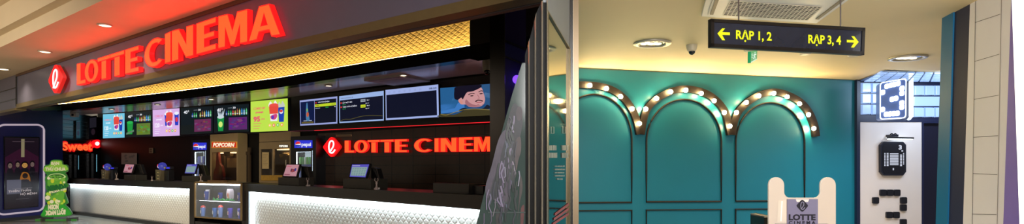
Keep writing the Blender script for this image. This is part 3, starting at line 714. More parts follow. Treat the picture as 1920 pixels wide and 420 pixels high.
# ------------------------------------------------------------------ machines behind the counter
MCH = Plane(.5714, .8207, 9.586-.32)
def mrect(xa, ya, xb, yb, off=0, pl=MCH): return PF(pl, (xa, ya), (xb, ya), (xb, yb), (xa, yb), off)
def hpx(pl, x, y, off=0): return pl.pt(x, y, off).z
def body(b, x0, x1, ytop, m, dep=.55, z0=0.0, pl=MCH, off=0):
    a, c = pl.col(x0, 0, off), pl.col(x1, 0, off); zt = hpx(pl, (x0+x1)/2, ytop, off)
    prismz(b, [a, c, c+pl.n*dep, a+pl.n*dep], z0, zt, m)
def sodacan(p, r, h, c1, label, group):
    b = MB(); b.lathe(p, [(0, 0), (r*.8, 0), (r, h*.08), (r, h*.9), (r*.75, h), (0, h)], pm(c1, .35), n=10); tag(b.build('soda_can', smooth=False), label, 'can', group)
def fridge(x0, x1, yt, hx0, hx1, hy0, hy1, gx0, gx1, gy0, gy1, where, cans):
    t = thing('drinks_fridge', MCH.col((x0+x1)/2, -EYE), 'tall black glass-door drinks fridge with a glowing blue header, '+where, 'fridge', None)
    b = MB(); zt = hpx(MCH, (x0+x1)/2, yt); a, c = MCH.col(x0, -EYE), MCH.col(x1, -EYE); wdt = (c-a).length; f = MF(a, MCH.u)
    g0_, g1_ = [(MCH.pt(g, HY)-MCH.col(x0, 0)).length for g in (gx0, gx1)]
    zg0, zg1 = .55, hpx(MCH, gx0, gy0)
    k = pm((10, 10, 12), .3)
    b.box(f, 0, g0_, 0, zt, -.29, 0, k); b.box(f, g1_, wdt, 0, zt, -.29, 0, k); b.box(f, g0_, g1_, zg1, zt, -.29, 0, k); b.box(f, g0_, g1_, 0, zg0, -.29, 0, k)
    b.box(f, g0_, g1_, zg0, zg1, -.29, -.275, pm((225, 230, 235), .5)); b.build('cabinet', t)
    b = MB()
    for q in (g0_+.005, g1_-.025): b.box(f, q, q+.02, zg0, zg1, -.03, -.01, hdr('fridge_tube', (5.0, 6.2, 7.0)))
    b.box(f, g0_, g1_, zg1-.03, zg1-.005, -.05, -.02, hdr('fridge_tube', (5.0, 6.2, 7.0))); b.build('light_tube', t)
    sh = []
    for i in range(4):
        z = zg1-.36-.36*i
        if z < zg0: break
        b = MB(); b.box(f, g0_, g1_, z-.02, z, -.27, -.06, pm((190, 196, 200), .4)); b.box(f, g0_+.02, g1_-.02, z-.05, z+.01, -.058, -.05, pm((50, 60, 140), .5)); b.build('shelf', t); sh.append(z)
    b = MB(); w_ = .03
    for r in ((g0_, g0_+w_, zg0, zg1), (g1_-w_, g1_, zg0, zg1), (g0_, g1_, zg0, zg0+w_), (g0_, g1_, zg1-w_, zg1)): b.box(f, *r, .002, .02, pm((24, 24, 28), .3))
    d_ = b.build('door', t)
    b = MB(); b.tube([f(g0_+.012, 1.1, .05), f(g0_+.012, 1.6, .05)], .012, pm((120, 120, 124), .3)); b.build('door_handle', d_)
    b = MB(); b.box(f, g0_+.03, g1_-.03, zg0+.03, zg1-.03, .006, .012, mat('clear_glass', (225, 235, 240), .02, alpha=.12)); b.build('door_pane', d_)
    h = mrect(hx0, hy0, hx1, hy1, .012); b = MB(); b.box(h, 0, 1, 0, 1, -.02, 0, hdr('blue_header', (.02, .03, .62)))
    hd = b.build('header_sign', t)
    b = MB(); rx = .36*(hy1-hy0)/(hx1-hx0)
    b.poly(h, ell(.22, .5, rx, .36, 20), em((240, 240, 245)), .003)
    b.poly(h, arcpts(.22, .52, rx*.95, .33, 10, 190, 12), em((220, 40, 50)), .005)
    b.poly(h, arcpts(.22, .46, rx*.95, .31, 188, 345, 12), em((20, 50, 160)), .005)
    b.text(h, 'pepsi', .42, .26, .95, .74, em((235, 238, 250)), .004, .03); b.build('lettering', hd)
    for r_, z in enumerate(sh[:3]):
        for i in range(7):
            c1 = cans[r_][i % len(cans[r_])]
            cn_ = 'blue' if c1[2] > 140 and c1[0] < 130 else ('pale' if c1[0] > 150 else 'green'); rw_ = ('top', 'second', 'third')[r_]
            sodacan(f(g0_+.06+(g1_-g0_-.12)*i/6, z+.001, -.10), .028, .2, c1, '%s drink can on the %s shelf of the %s fridge' % (cn_, rw_, 'left' if x0 < 400 else 'right'), '%s cans on the %s shelf of the %s fridge' % (cn_, rw_, 'left' if x0 < 400 else 'right'))
fridge(359, 392.5, 262, 362.2, 386.5, 267.5, 281, 364.5, 385.5, 283.5, 336, 'left of the popcorn cabinet', [[(40, 60, 150), (60, 70, 160), (190, 200, 210)], [(50, 70, 160), (120, 190, 130)], [(60, 150, 80)]])
fridge(545, 592.5, 255, 552, 585, 263, 277.5, 554.5, 585.8, 283, 336, 'beside the tiled wall', [[(90, 160, 60), (70, 150, 70), (200, 210, 200)], [(40, 60, 150), (60, 170, 60)], [(60, 170, 60), (190, 200, 190)]])
m_beige = mat('beige_laminate', (156, 132, 92), .5, noise=.1, nscale=5)
m_glassd = mat('smoked_glass', (60, 48, 34), .05, alpha=.35)
# popcorn cabinet one
t = thing('popcorn_cabinet', MCH.col(420, -EYE), 'beige framed popcorn cabinet under the red lettered light box', 'popcorn cabinet')
a, c = MCH.col(394, -EYE), MCH.col(446, -EYE); wd = (c-a).length; f = MF(a, MCH.u); Z = lambda y, x=420: hpx(MCH, x, y)
b = MB(); b.box(f, 0, wd, Z(285), Z(251), -.29, 0, m_beige); b.box(f, 0, wd, 0, 1.24, -.29, 0, m_beige)
b.box(f, 0, .07, 1.24, Z(285), -.29, 0, m_beige); b.box(f, wd-.07, wd, 1.24, Z(285), -.29, 0, m_beige); b.box(f, .07, wd-.07, 1.24, Z(285), -.29, -.28, pm((52, 38, 26), .4)); b.build('cabinet', t, bevel=.006)
b = MB(); b.box(f, .07, wd-.07, 1.24, Z(285), -.03, -.02, m_glassd); b.build('front_pane', t)
b = MB(); b.box(f, .5, wd-.15, 1.62, 1.9, -.26, -.24, pm((150, 122, 80), .5)); b.box(f, .35, .4, 1.24, Z(286), -.26, -.24, pm((100, 84, 60), .4)); b.lathe(f(.75, 1.95, -.17), [(0, 0), (.13, 0), (.16, .14), (.15, .16), (0, .16)], pm((140, 120, 90), .3, metal=.7)); b.build('kettle', t, smooth=False)
b = MB(); b.box(f, .2, wd-.2, Z(287), Z(286), -.25, -.12, hdr('warm_tube', (9, 6, 2.8))); b.build('heat_lamp', t)
b = MB(); b.prism(f, spline([(.10, 1.26), (.12, 1.5), (.22, 1.66), (.25, 2.0), (.33, 2.1), (.42, 1.75), (.56, 1.62), (.60, 1.28)], 4, True)[::-1], -.12, -.05, pm((150, 40, 30), .5))
tag(b.build('popcorn_display'), 'red cut-out display standing inside the popcorn cabinet', 'display')
h = mrect(396.5, 265.5, 443.5, 277.5, .02); sg = thing('light_box', h(.5, 0), 'red and gold light box reading popcorn over the left cabinet', 'sign')
b = MB(); b.box(h, 0, 1, 0, 1, -.03, 0, em((196, 120, 40))); b.rect(h, .02, .12, .98, .88, em((196, 34, 14)), .003); b.build('box_body', sg)
b = MB(); b.text(h, 'POPCORN', .08, .22, .92, .80, em((255, 235, 200)), .006, .06, shear=.03); b.build('lettering', sg)
# popcorn cabinet two
t = thing('popcorn_cabinet', MCH.col(515, -EYE), 'beige framed glass popcorn cabinet with a paper notice, right of the dark gap', 'popcorn cabinet')
a, c = MCH.col(486, -EYE), MCH.col(545, -EYE); wd = (c-a).length; f = MF(a, MCH.u); Z = lambda y: hpx(MCH, 515, y)
b = MB(); b.box(f, 0, wd, Z(279), Z(248), -.29, 0, m_beige); b.box(f, 0, wd, 0, 1.28, -.29, 0, m_beige); b.box(f, 0, wd, Z(266), Z(265), 0, .006, m_dark)
for u in (0, wd*.42, wd-.06): b.box(f, u, u+.055, 1.28, Z(279), -.05, 0, pm((150, 130, 96), .35))
b.box(f, .05, wd-.05, 1.28, Z(279), -.29, -.28, pm((40, 30, 20), .3)); b.build('cabinet', t, bevel=.006)
b = MB(); b.box(f, .06, wd-.06, 1.28, Z(279), -.035, -.025, m_glassd); b.build('front_pane', t)
b = MB(); b.lathe(f(wd*.68, 1.75, -.2), [(0, 0), (.13, 0), (.2, .2), (.19, .22), (0, .22)], pm((190, 160, 110), .2, metal=.8)); b.tube([f(wd*.5, 2.0, -.25), f(wd*.9, 2.0, -.25)], .015, pm((210, 190, 150), .25, metal=.8)); b.tube([f(wd*.75, 1.3, -.1), f(wd*.75, 2.0, -.1)], .015, pm((210, 190, 150), .25, metal=.8)); b.build('kettle', t)
b = MB(); b.box(f, wd*.45, wd*.95, Z(281), Z(280), -.25, -.12, hdr('warm_tube', (9, 6, 2.8))); b.build('heat_lamp', t)
h = mrect(523.5, 271.5, 540, 276, .01); b = MB(); b.box(h, 0, 1, 0, 1, -.01, 0, pm((40, 34, 30))); b.text(h, 'POPCORN', .02, .1, .98, .9, em((255, 250, 235), 1.3), .003, .05); b.build('name_plate', t)
h = mrect(491.5, 285.5, 504, 316.5, .02); b = MB(); b.box(h, 0, 1, 0, 1, -.004, 0, pm((206, 178, 122), .7))
for i in range(8): b.rect(h, .12, .85-.09*i, .85-.1*(i % 3), .87-.09*i, pm((150, 128, 90)), .002)
tag(b.build('paper_notice'), 'cream paper notice taped inside the right popcorn cabinet', 'notice')
h = mrect(489, 328.5, 529, 338.5, .03); b = MB(); b.box(h, 0, 1, 0, 1, -.05, 0, mat('yellow_wood', (190, 146, 60), .5, noise=.3, nscale=14)); tag(b.build('wooden_tray'), 'yellow wooden tray board at the foot of the right popcorn cabinet', 'tray')
# dark gap with service door
b = MB(); f = Frame(BCK.col(446, -EYE, .04), BCK.col(487, -EYE, .04), BCK.col(487, .75, .04), BCK.col(446, .75, .04), BCK.out)
b.box(f, .06, .55, 0, .86, 0, .02, pm((36, 26, 18), .35)); b.box(f, .55, .62, 0, .95, 0, .05, pm((70, 54, 36), .4)); b.box(f, .06, .12, 0, .90, 0, .04, pm((58, 44, 30), .4)); b.box(f, .06, .62, .86, .9, 0, .04, pm((60, 46, 32), .4))
struct(b.build('door_1'))
# small things on the dark wall
h = PF(BCK, (227.5, 286.5), (256, 287), (256, 308), (227.5, 308), .05)
b = MB(); b.box(h, 0, 1, 0, 1, -.01, 0, pm((112, 104, 100), .6))
for i in range(9):
    rr = random.Random(i); u, v = rr.uniform(.15, .85), rr.uniform(.2, .8); b.poly(h, ell(u, v, .08, .09, 8), pm((92-i*2, 84, 84), .6), .002+.0004*i)
tag(b.build('wall_notice'), 'faded grey paper notice on the black back wall behind the tablet', 'notice')
h = PF(BCK, (279.5, 277.5), (286, 277.5), (286, 287), (279.5, 287), .05)
b = MB(); b.box(h, 0, 1, 0, 1, -.02, 0, pm((96, 84, 66), .5)); b.rect(h, .2, .55, .8, .85, pm((40, 34, 28)), .002); b.rect(h, .2, .15, .8, .42, pm((40, 34, 28)), .002)
tag(b.build('switch_plate'), 'small beige switch plate high on the black back wall', 'switch')
h = PF(BCK, (630, 252.5), (659, 251.8), (659, 255.5), (630, 256), .05)
b = MB(); b.box(h, 0, 1, 0, 1, -.02, 0, pm((150, 130, 96), .5)); b.box(h, .04, .96, .2, .8, 0, .004, pm((110, 96, 70), .5)); tag(b.build('air_vent'), 'small beige slot vent above the red lozenge emblem on the tiled wall', 'vent')
for x, y0, y1, wh in ((147, 290, 318, 'farther left'), (181, 288, 322, 'beside the back corner')):
    p = RET.pt(x, y1, .12); zt = RET.pt(x, y0, .12).z
    t = thing('lit_column', p, 'slim dotted blue-white light column on the dark side wall, '+wh, 'light column')
    b = MB(); f = MF(p, RET.u); wq = .22 if x > 150 else .12
    b.box(f, -wq, wq, -.3, zt-p.z, -.08, 0, pm((22, 26, 34), .15)); b.build('column_body', t)
    b = MB(); n = 22
    for i in range(n): b.poly(f, ell(0, .02+(zt-p.z-.04)*i/n, .03, .012, 8), em((110, 170, 190), 1.2 if x > 150 else .6), .004)
    b.build('light_dots', t)

# ------------------------------------------------------------------ things on the counter
def ctr(pl, x, off=-.12):
    p = pl.col(x, TOPH, off); return p, (p.y/F)                    # point on the counter top, metres per pixel
def cbox(b, pl, x0, x1, h, m, dep=.3, off=-.10, z0=0):
    a, c = pl.col(x0, TOPH, off), pl.col(x1, TOPH, off); f = MF(a, pl.u); b.box(f, 0, (c-a).length, z0+.001, h, -dep, 0, m); return f, (c-a).length
def terminal(pl, bx0, bx1, byt, byb, quad, back, content, label, off=-.12):
    p, k = ctr(pl, (bx0+bx1)/2, off)
    t = thing('order_terminal', p, label, 'terminal')
    b = MB(); hh = (byb-byt)*k; cbox(b, pl, bx0, bx1, hh, mat('terminal_plinth', (44, 40, 30), .5), .32, off); b.build('plinth', t, bevel=.004)
    tl, tr, br, bl = quad
    top = [pl.pt(*q, off-.16) for q in (tl, tr)]; bot = [pl.pt(*q, off-.06) for q in (br, bl)]
    lift = max(0, (p.z+hh+.005)-min(bot[0].z, bot[1].z))
    f = Frame(bot[1]+Vector((0, 0, lift)), bot[0]+Vector((0, 0, lift)), top[1]+Vector((0, 0, lift)), top[0]+Vector((0, 0, lift)))
    b = MB(); b.box(f, 0, 1, 0, 1, -.03, 0, pm((10, 10, 12), .3)); b.build('monitor_shell', t, bevel=.003)
    b = MB(); content(b, f); b.build('screen_picture', t)
    b = MB(); (x0, y0), (x1, y1), (x2, y2) = back
    q0, q1, q2 = pl.pt(x0, y0, off-.2), pl.pt(x1, y1, off-.26), pl.pt(x2, y2, off-.26)
    q2.z = max(q2.z, p.z+.006); a0, a1, a2 = q0-q0, q1-q0, q2-q0
    th = pl.n*.09
    lw = Vector((0, 0, p.z+.005-q0.z))
    b.face([q0, q0+lw, q2, q1], pm((16, 15, 14), .35)); b.face([q0+th, q1+th, q2+th, q0+lw+th], pm((16, 15, 14), .35))
    b.tube([q0, q1, q2], .009, pm((60, 52, 44), .4), 6)
    for u_, v_ in ((q0, q1), (q1, q2)): b.face([u_, v_, v_+th, u_+th], pm((16, 15, 14), .35))
    b.build('rear_housing', t)
    return t
def tc_pink(b, f):
    b.rect(f, .07, .07, .93, .93, em((196, 140, 150), .85), .004)
    b.rect(f, .12, .14, .5, .22, em((150, 80, 96), .8), .005)
    for du, c in ((-.1, (110, 50, 80)), (0, (40, 40, 110)), (.1, (170, 60, 60)), (.16, (60, 60, 140)), (-.04, (200, 90, 70))):
        b.poly(f, ell(.62+du, .48+du*du*3, .06, .13, 10), em(c, .7), .006+abs(du)*.01)
    b.rect(f, .15, .78, .45, .83, em((210, 90, 110), .8), .005)
def tc_list(b, f):
    b.rect(f, .06, .06, .94, .94, em((90, 84, 190), .9), .004)
    b.rect(f, .10, .14, .90, .74, em((150, 178, 176), .8), .005)
    for i in range(5):
        for j in range(6): b.rect(f, .13+.13*j, .18+.11*i, .22+.13*j, .215+.11*i, em((90, 120, 140), .8), .006)
    b.rect(f, .10, .82, .5, .86, em((190, 190, 220), .8), .005)
terminal(CN1, 232.5, 253.5, 326.5, 336.5, ((234.7, 306.7), (253.5, 307.5), (247.5, 325.3), (229.8, 324.3)), ((254, 308.5), (263, 308), (269, 326)), tc_pink, 'order terminal with a pink screen, between the two drink dispensers')
terminal(CN1, 341, 371.5, 327.5, 338.5, ((350, 307), (372, 307), (366, 326.3), (345.3, 326)), ((373, 310), (381, 310), (387, 330)), tc_list, 'order terminal with a violet and grey list screen, left of the glass display case')
terminal(CN2, 521.5, 559.5, 335.5, 350, ((537, 308.6), (563.5, 309), (557, 334.2), (529, 333)), ((565, 312), (576, 313), (581, 336)), tc_pink, 'order terminal with a pink picture screen, in front of the right drinks fridge')
terminal(CN2, 643, 694.5, 341, 360, ((658.6, 311.2), (695.3, 311), (687, 338.8), (653.7, 337.2)), ((696, 314), (706, 316), (712, 339)), tc_list, 'order terminal with a violet list screen in front of the red emblem')
def dispenser(x0, x1, xs0, xs1, xa, ys, label, off=-.2):
    p, k = ctr(CN1, (x0+x1)/2, off); t = thing('soda_dispenser', p, label, 'drink dispenser'); f = MF(p, CN1.u)
    kk = k/abs(CN1.u.x*1.0-CN1.u.y*(x0-CX)/F)  # metres along the counter per pixel
    w = (x1-x0)*kk/2; zt = CN1.pt((x0+x1)/2, 318, off).z-p.z
    b = MB(); b.prism(f, [(-w*.9, .02), (w*.7, .02), (w, zt*.6), (w*1.1, zt), (-w*1.1, zt), (-w*1.0, zt*.5)], -.10, .02, pm((150, 136, 104), .25, metal=.6)); b.box(f, -w*1.2, w*1.2, .001, .02, -.12, .04, pm((90, 84, 70), .4))
    for i in range(3): b.poly(f, ell(0, .06+zt*.28*i, w*.4, .014, 10), pm((190, 174, 120), .3), .021)
    b.build('tower', t, bevel=.004)
    r = (xs1-xs0)*k*.5; u0_ = ((xs0+xs1)/2-(x0+x1)/2)*kk
    b = MB(); c0 = f(u0_, zt+r*.8, -.04); b.ball(c0, r, hdr('dispenser_blue', (.03, .035, .30)), 18, 12); g = MF(c0, CN1.u)
    b.poly(g, arcpts(-r*.25, r*.1, r*.5, r*.45, 80, 260, 10), em((220, 50, 60)), r*.93); b.poly(g, arcpts(-r*.05, r*.0, r*.45, r*.4, 150, 330, 10), em((225, 225, 240), .8), r*.95)
    b.build('glowing_globe', t, smooth=False)
    b = MB(); L = (xa-xs1)*kk
    b.box(f, u0_+r*.7, u0_+r*.7+L, zt+r*.1, zt+r*.75, -.12, -.04, pm((24, 24, 30), .3)); b.box(f, u0_+r+L*.35, u0_+r+L*.75, zt+r*.2, zt+r*.6, -.05, -.03, em((50, 50, 200), 1.2)); b.box(f, u0_+r, u0_+r+L*.2, zt+r*.2, zt+r*.65, -.05, -.03, pm((180, 170, 140), .3))
    b.build('arm', t)
    b = MB(); b.box(f, w*1.3, w*3.0, 0.001, zt*.95, -.22, -.06, pm((14, 14, 16), .3)); b.build('body', t, bevel=.006)
dispenser(191.5, 198.5, 192.5, 205, 217, 306, 'metal drink dispenser with a blue glowing globe, farthest left on the counter')
dispenser(293, 302, 294, 309, 322, 306, 'metal drink dispenser with a blue glowing globe, between the pink and the list terminals')
def figurine(pl, x, hpx_, label, off=-.1):
    p, k = ctr(pl, x, off); h = hpx_*k; t = thing('desk_figurine', p, label, 'figurine'); b = MB(); c = pm((170, 150, 140), .4)
    b.lathe(p, [(h*.22, 0), (h*.24, h*.1), (h*.1, h*.2), (h*.06, h*.4), (h*.1, h*.55), (h*.08, h*.7), (0, h*.74)], c, n=12)
    b.tube([p+Vector((-.0, 0, h*.62)), p+Vector((-h*.16, 0, h*.8)), p+Vector((-h*.12, 0, h))], h*.035, c, 6); b.tube([p+Vector((0, 0, h*.62)), p+Vector((h*.14, 0, h*.8)), p+Vector((h*.1, 0, h))], h*.035, c, 6)
    b.build('figure', t, smooth=True); b = MB(); b.ball(p+Vector((h*.22, -.01, h*.1)), h*.1, pm((200, 190, 180), .3)); b.build('ball', t, smooth=True)
figurine(CN2, 706, 22, 'small pale figurine with raised arms right of the list terminal on the near counter')
figurine(CN2, 577, 16, 'small pale figurine right of the terminal with the pink picture screen on near counter')
figurine(CN1, 376.5, 15, 'small pale figurine beside the list terminal left of the display case')
figurine(CN1, 218.5, 13, 'small pale figurine on the counter right of the leftmost drink dispenser')
figurine(CN1, 285, 9, 'tiny red and white figurine beside the second drink dispenser')
b = MB(); f, wd = cbox(b, CN2, 812, 879, .135, m_cnt, .02, -.12); b.box(f, 0, .02, .001, .135, -.34, 0, m_cnt); b.box(f, wd-.02, wd, .001, .135, -.34, 0, m_cnt); b.box(f, 0, wd, .001, .02, -.34, 0, m_cnt); b.box(f, 0, wd, .001, .09, -.34, -.32, m_cnt)
b.box(f, wd, wd+.22, .001, .11, -.34, -.06, pm((10, 8, 8), .3)); tag(b.build('counter_tray_box', bevel=.003), 'low open dark box standing on the near right end of the counter', 'box')

# ------------------------------------------------------------------ glass display case
CA = CN1
def cpf(x0, y0, x1, y1, off): return PF(CA, (x0, y0), (x1, y0), (x1, y1), (x0, y1), off)
case = thing('display_case', CA.col(409, -EYE+.1), 'glass display case with cups on two shelves, set into the bend of the counter', 'display case')
f = PF(CA, (364.8, 341), (453.2, 343), (453.2, 414), (364.8, 408), .03)
p_ = lambda u, v, d=0: f(u, v, d)
fr = pm((150, 122, 76), .4, metal=.3)
b = MB()
for r in ((0, .022, 0, 1), (.978, 1, 0, 1), (0, 1, 0, .035), (0, 1, .965, 1)): b.box(f, *r, -.02, .012, fr)
b.build('frame', case)
b = MB(); b.box(f, .022, .978, .035, .965, -.006, -.002, mat('clear_glass', (225, 235, 240), .02, alpha=.12)); b.build('front_pane', case)
m_in = pm((26, 25, 34), .3)
b = MB(); DD = .42
f0 = lambda u, v, d: f(u, v, d)
b.box(f, .0, .02, 0, 1, -DD, -.02, m_in); b.box(f, .98, 1, 0, 1, -DD, -.02, m_in); b.box(f, 0, 1, 0, 1, -DD-.02, -DD, m_in); b.box(f, 0, 1, 0, .03, -DD, -.02, m_in); b.box(f, 0, 1, .97, 1, -DD, -.02, m_in)
b.build('cabinet', case)
b = MB(); b.box(f, .02, .98, .485, .50, -DD, -.03, pm((120, 126, 140), .15)); b.build('shelf', case)
b = MB(); b.box(f, .06, .95, .925, .955, -.06, -.03, hdr('case_tube', (20, 21.5, 25))); b.box(f, .06, .95, .478, .484, -.10, -.06, hdr('case_fill_low', (16, 17, 21))); b.build('light_tube', case)  # upper tube, then a hidden strip added to brighten the lower cups
kx = 1/88.4
def inner(u, v, d): return f(u, v, d)
def papercup(x0, x1, ytop, ybot, d, colr, label, lid=None, patch=(220, 90, 60)):
    u = ((x0+x1)/2-364.8)*kx; vb = .505 if ybot < 380 else .04
    base_ = f(u, vb, d); h = (ybot-ytop)*base_.y/F*.95; r = (x1-x0)*base_.y/F*.5
    t = thing('paper_cup', base_, label, 'cup', 'paper cups in the display case')
    b = MB(); b.lathe(base_, [(0, 0), (r*.72, 0), (r, h), (r*.93, h), (r*.9, h*.94), (0, h*.94)], pm(colr, .45), n=16)
    b.lathe(base_, [(r*.725, .004), (r*.76, h*.14)], pm((225, 228, 240), .45), n=16) if False else None
    b.build('cup_body', t, smooth=False)
    g = MF(base_, CA.u); b = MB()
    b.poly(g, ell(0, h*.52, r*.45, h*.22, 12), pm((230, 232, 240), .5), r*.93); b.poly(g, ell(r*.1, h*.5, r*.25, h*.13, 10), pm(patch, .5), r*.95); b.build('cup_print', t)
    if lid:
        b = MB(); b.ball(base_+Vector((0, 0, h)), r*.95, pm(lid, .5), 12, 8, .9); b.ball(base_+Vector((r*.2, -r*.3, h*1.02)), r*.6, pm((235, 230, 225), .5), 10, 6, .7); b.build('cup_topper', t, smooth=True)
BLUc = (36, 62, 150)
papercup(375, 383.3, 354.5, 371, -.12, BLUc, 'blue paper cup on the upper shelf, at its left end')
papercup(402, 410.5, 356, 371, -.12, BLUc, 'blue paper cup on the upper shelf beside the popcorn bag')
papercup(437.3, 446, 357.5, 374, -.12, BLUc, 'blue paper cup on the upper shelf, at its right end')
papercup(367.5, 377, 388, 405, -.12, (90, 130, 200), 'pale blue cup with a red topper, left end of the lower shelf', (190, 50, 40), (220, 225, 235))
papercup(391, 400, 389.5, 407, -.12, (50, 110, 190), 'blue and white cup without topper, left of the tall red-topped cup', None, (200, 220, 240))
papercup(401.5, 411.5, 387.5, 407, -.12, (120, 150, 210), 'tall pale cup with a red ball topper in mid lower shelf', (214, 60, 40), (200, 215, 240))
papercup(419.5, 429.5, 390, 409, -.12, (84, 70, 190), 'violet paper cup on the lower shelf', None, (220, 60, 90))
papercup(431.5, 439.8, 391, 410, -.20, (110, 110, 220), 'light violet paper cup under the grey bags on lower shelf', None, (230, 230, 245))
papercup(440.3, 448, 393, 411, -.10, (60, 80, 190), 'blue paper cup near the right end of the lower shelf', None, (230, 120, 110))
papercup(366.6, 374.8, 352, 371, -.26, (190, 186, 196), 'white cup with a round print, in the upper left corner', None, (170, 70, 80))
papercup(448, 454.5, 388, 412, -.26, (214, 150, 180), 'pink and white cup in the lower right corner', None, (230, 230, 240))
papercup(446.5, 453.5, 354, 375, -.26, (196, 194, 206), 'white cup in the upper right corner', None, (120, 130, 190))
def bag(x0, x1, ytop, ybot, d, c, label, v0=None):
    u = ((x0+x1)/2-364.8)*kx; base_ = f(u, .505 if v0 is None else v0, d); k = base_.y/F; w, h = (x1-x0)*k/2, (ybot-ytop)*k
    b = MB(); g = MF(base_, CA.u); rr = random.Random(int(x0))
    pts = [(-w*.8, 0), (w*.8, 0), (w*.95, h*.5), (w*.9, h*.8)]+[(w*(.8-.4*i), h*(.95+(.1 if i % 2 else -.06))) for i in range(5)]+[(-w*.9, h*.78), (-w*.95, h*.5)]
    b.prism(g, pts, -.05, .05, pm(c, .5)); b.poly(g, ell(-w*.1, h*.5, w*.4, h*.2, 10), pm((196, 110, 80), .5), .052); b.poly(g, ell(w*.2, h*.3, w*.3, h*.15, 10), pm((222, 160, 110), .5), .054)
    tag(b.build('popcorn_bag'), label, 'bag')
bag(413, 426.5, 350.5, 371.5, -.18, (206, 196, 198), 'white and orange popcorn bag standing on green leaves, upper shelf')
b = MB()
for i in range(26):
    rr = random.Random(i); u = .37+.42*i/26+rr.uniform(-.01, .01); d = rr.uniform(-.14, -.05); p = f(u, .505, d)
    hq = .035+.04*rr.random()*(1 if i > 7 else 1.5); w = rr.uniform(.03, .06)
    b.mesh([p+Vector((-w, 0, .002)), p+Vector((w, 0, .002)), p+Vector((rr.uniform(-w, w), -.01, hq)), p+Vector((0, -.04, .004))], [(0, 1, 2), (0, 2, 3), (1, 3, 2)], pm((40, 160, 70), .5))
tag(b.build('paper_leaves'), 'bright green paper leaves lying along the upper shelf', 'decoration', kind='stuff')
u = (440-364.8)*kx; b = MB(); g = MF(f(u, .27, -.30), CA.u); w = .12
b.prism(g, [(-w, -.24), (w, -.24), (w*1.1, .0), (w*.8, .06), (w*.4, .02), (0, .1), (-w*.4, .03), (-w*.8, .08), (-w*1.1, 0)], -.04, .02, pm((128, 124, 136), .5))
tag(b.build('paper_bag'), 'crumpled grey paper bags behind the cups, lower right of the case', 'bag')
b = MB(); f2, wd = cbox(b, CN1, 366, 440, .012, mat('clear_glass', (225, 235, 240), .02, alpha=.12), .35, -.03); b.box(f2, .2*wd, .62*wd, .013, .05, -.2, -.12, pm((120, 84, 50), .5)); b.box(f2, 0, wd, .0125, .02, -.03, -.01, fr)
tag(b.build('cover_plate'), 'glass plate with a brown rail lying on the counter over the display case', 'glass plate')

# ------------------------------------------------------------------ poster box and standee at the far left
f = PF(BLU, (-6, 234), (82.5, 234), (82.5, 394.5), (-6, 403.5), .03)
pb = thing('poster_light_frame', BLU.pt(40, 398, .03), 'tall round-cornered white tube frame on the navy wall around the film poster', 'frame')
def rr_path(u0, v0, u1, v1, ru, rv): return rrect(u0, v0, u1, v1, ru, rv, 6)
b = MB(); b.tube([f(u, v) for u, v in rr_path(0, 0, 1, 1, .16, .065)], .028, hdr('soft_tube', (.42, .34, .40)), 8, True); b.build('tube_frame', pb)
f = PF(BLU, (9, 257.5), (73, 258.5), (71, 386), (9.5, 391.5), .03)
po = thing('film_poster_display', f(.5, 0), 'dark film poster with four pale faces and a yellow figure, on the navy wall', 'poster')
b = MB(); b.box(f, -.02, 1.02, -.012, 1.012, -.02, 0, pm((10, 10, 14), .2)); b.build('display_frame', po)
b = MB(); E = lambda c, s=.8: em(c, s)
b.rect(f, 0, 0, 1, 1, E((26, 14, 26)), .002)
b.poly(f, [(0, .72), (.5, .86), (1, .72), (1, .5), (0, .5)], E((50, 16, 38)), .003)
b.rect(f, .46, .72, .56, .98, E((136, 126, 96)), .004)
for u, v, c, w in ((.14, .60, (110, 92, 84), .06), (.36, .61, (120, 100, 84), .055), (.80, .61, (112, 92, 88), .06), (.57, .60, (190, 140, 74), .085)):
    b.poly(f, spline([(u-w*1.7, v-.22), (u-w*1.5, v-.08), (u-w*.9, v-.045), (u, v-.03), (u+w*.9, v-.045), (u+w*1.5, v-.08), (u+w*1.7, v-.22)], 3), E((16, 12, 20)), .0045)
    b.poly(f, ell(u, v+.01, w*1.35, .05, 14), E((14, 8, 14)), .005)
    b.poly(f, ell(u, v, w, .036, 14), E(c), .006)
    for q in (-.4, .4): b.poly(f, ell(u+w*q, v+.006, w*.22, .004, 8), E((40, 24, 26)), .007)
    b.poly(f, ell(u, v-.02, w*.3, .003, 8), E((90, 40, 40)), .007)
b.poly(f, spline([(.42, .32), (.44, .44), (.50, .50), (.58, .505), (.68, .48), (.74, .40), (.72, .30), (.58, .26)], 4, True), E((150, 92, 24)), .008)
b.poly(f, ell(.58, .45, .085, .04, 14), E((30, 18, 18)), .009)
b.poly(f, spline([(.42, .36), (.56, .40), (.74, .36), (.80, .10), (.40, .10)], 3, True), E((34, 26, 36)), .0095)
for q in range(5): b.rect(f, .72+.05*q, .50, .745+.05*q, .503, E((110, 100, 100)), .01)
b.rect(f, .04, .20, .46, .40, E((80, 78, 94), .9), .010)
b.text(f, 'THIÊN THẦN', .08, .225, .76, .255, E((206, 190, 190)), .012, .01); b.text(f, 'HỘ MỆNH', .44, .175, .95, .205, E((206, 190, 190)), .012, .01)
b.rect(f, .20, .27, .80, .275, E((120, 110, 116)), .012); b.rect(f, .2, .94, .85, .944, E((110, 90, 100)), .012); b.rect(f, .3, .12, .7, .124, E((110, 104, 110)), .012)
b.build('poster_picture', po)

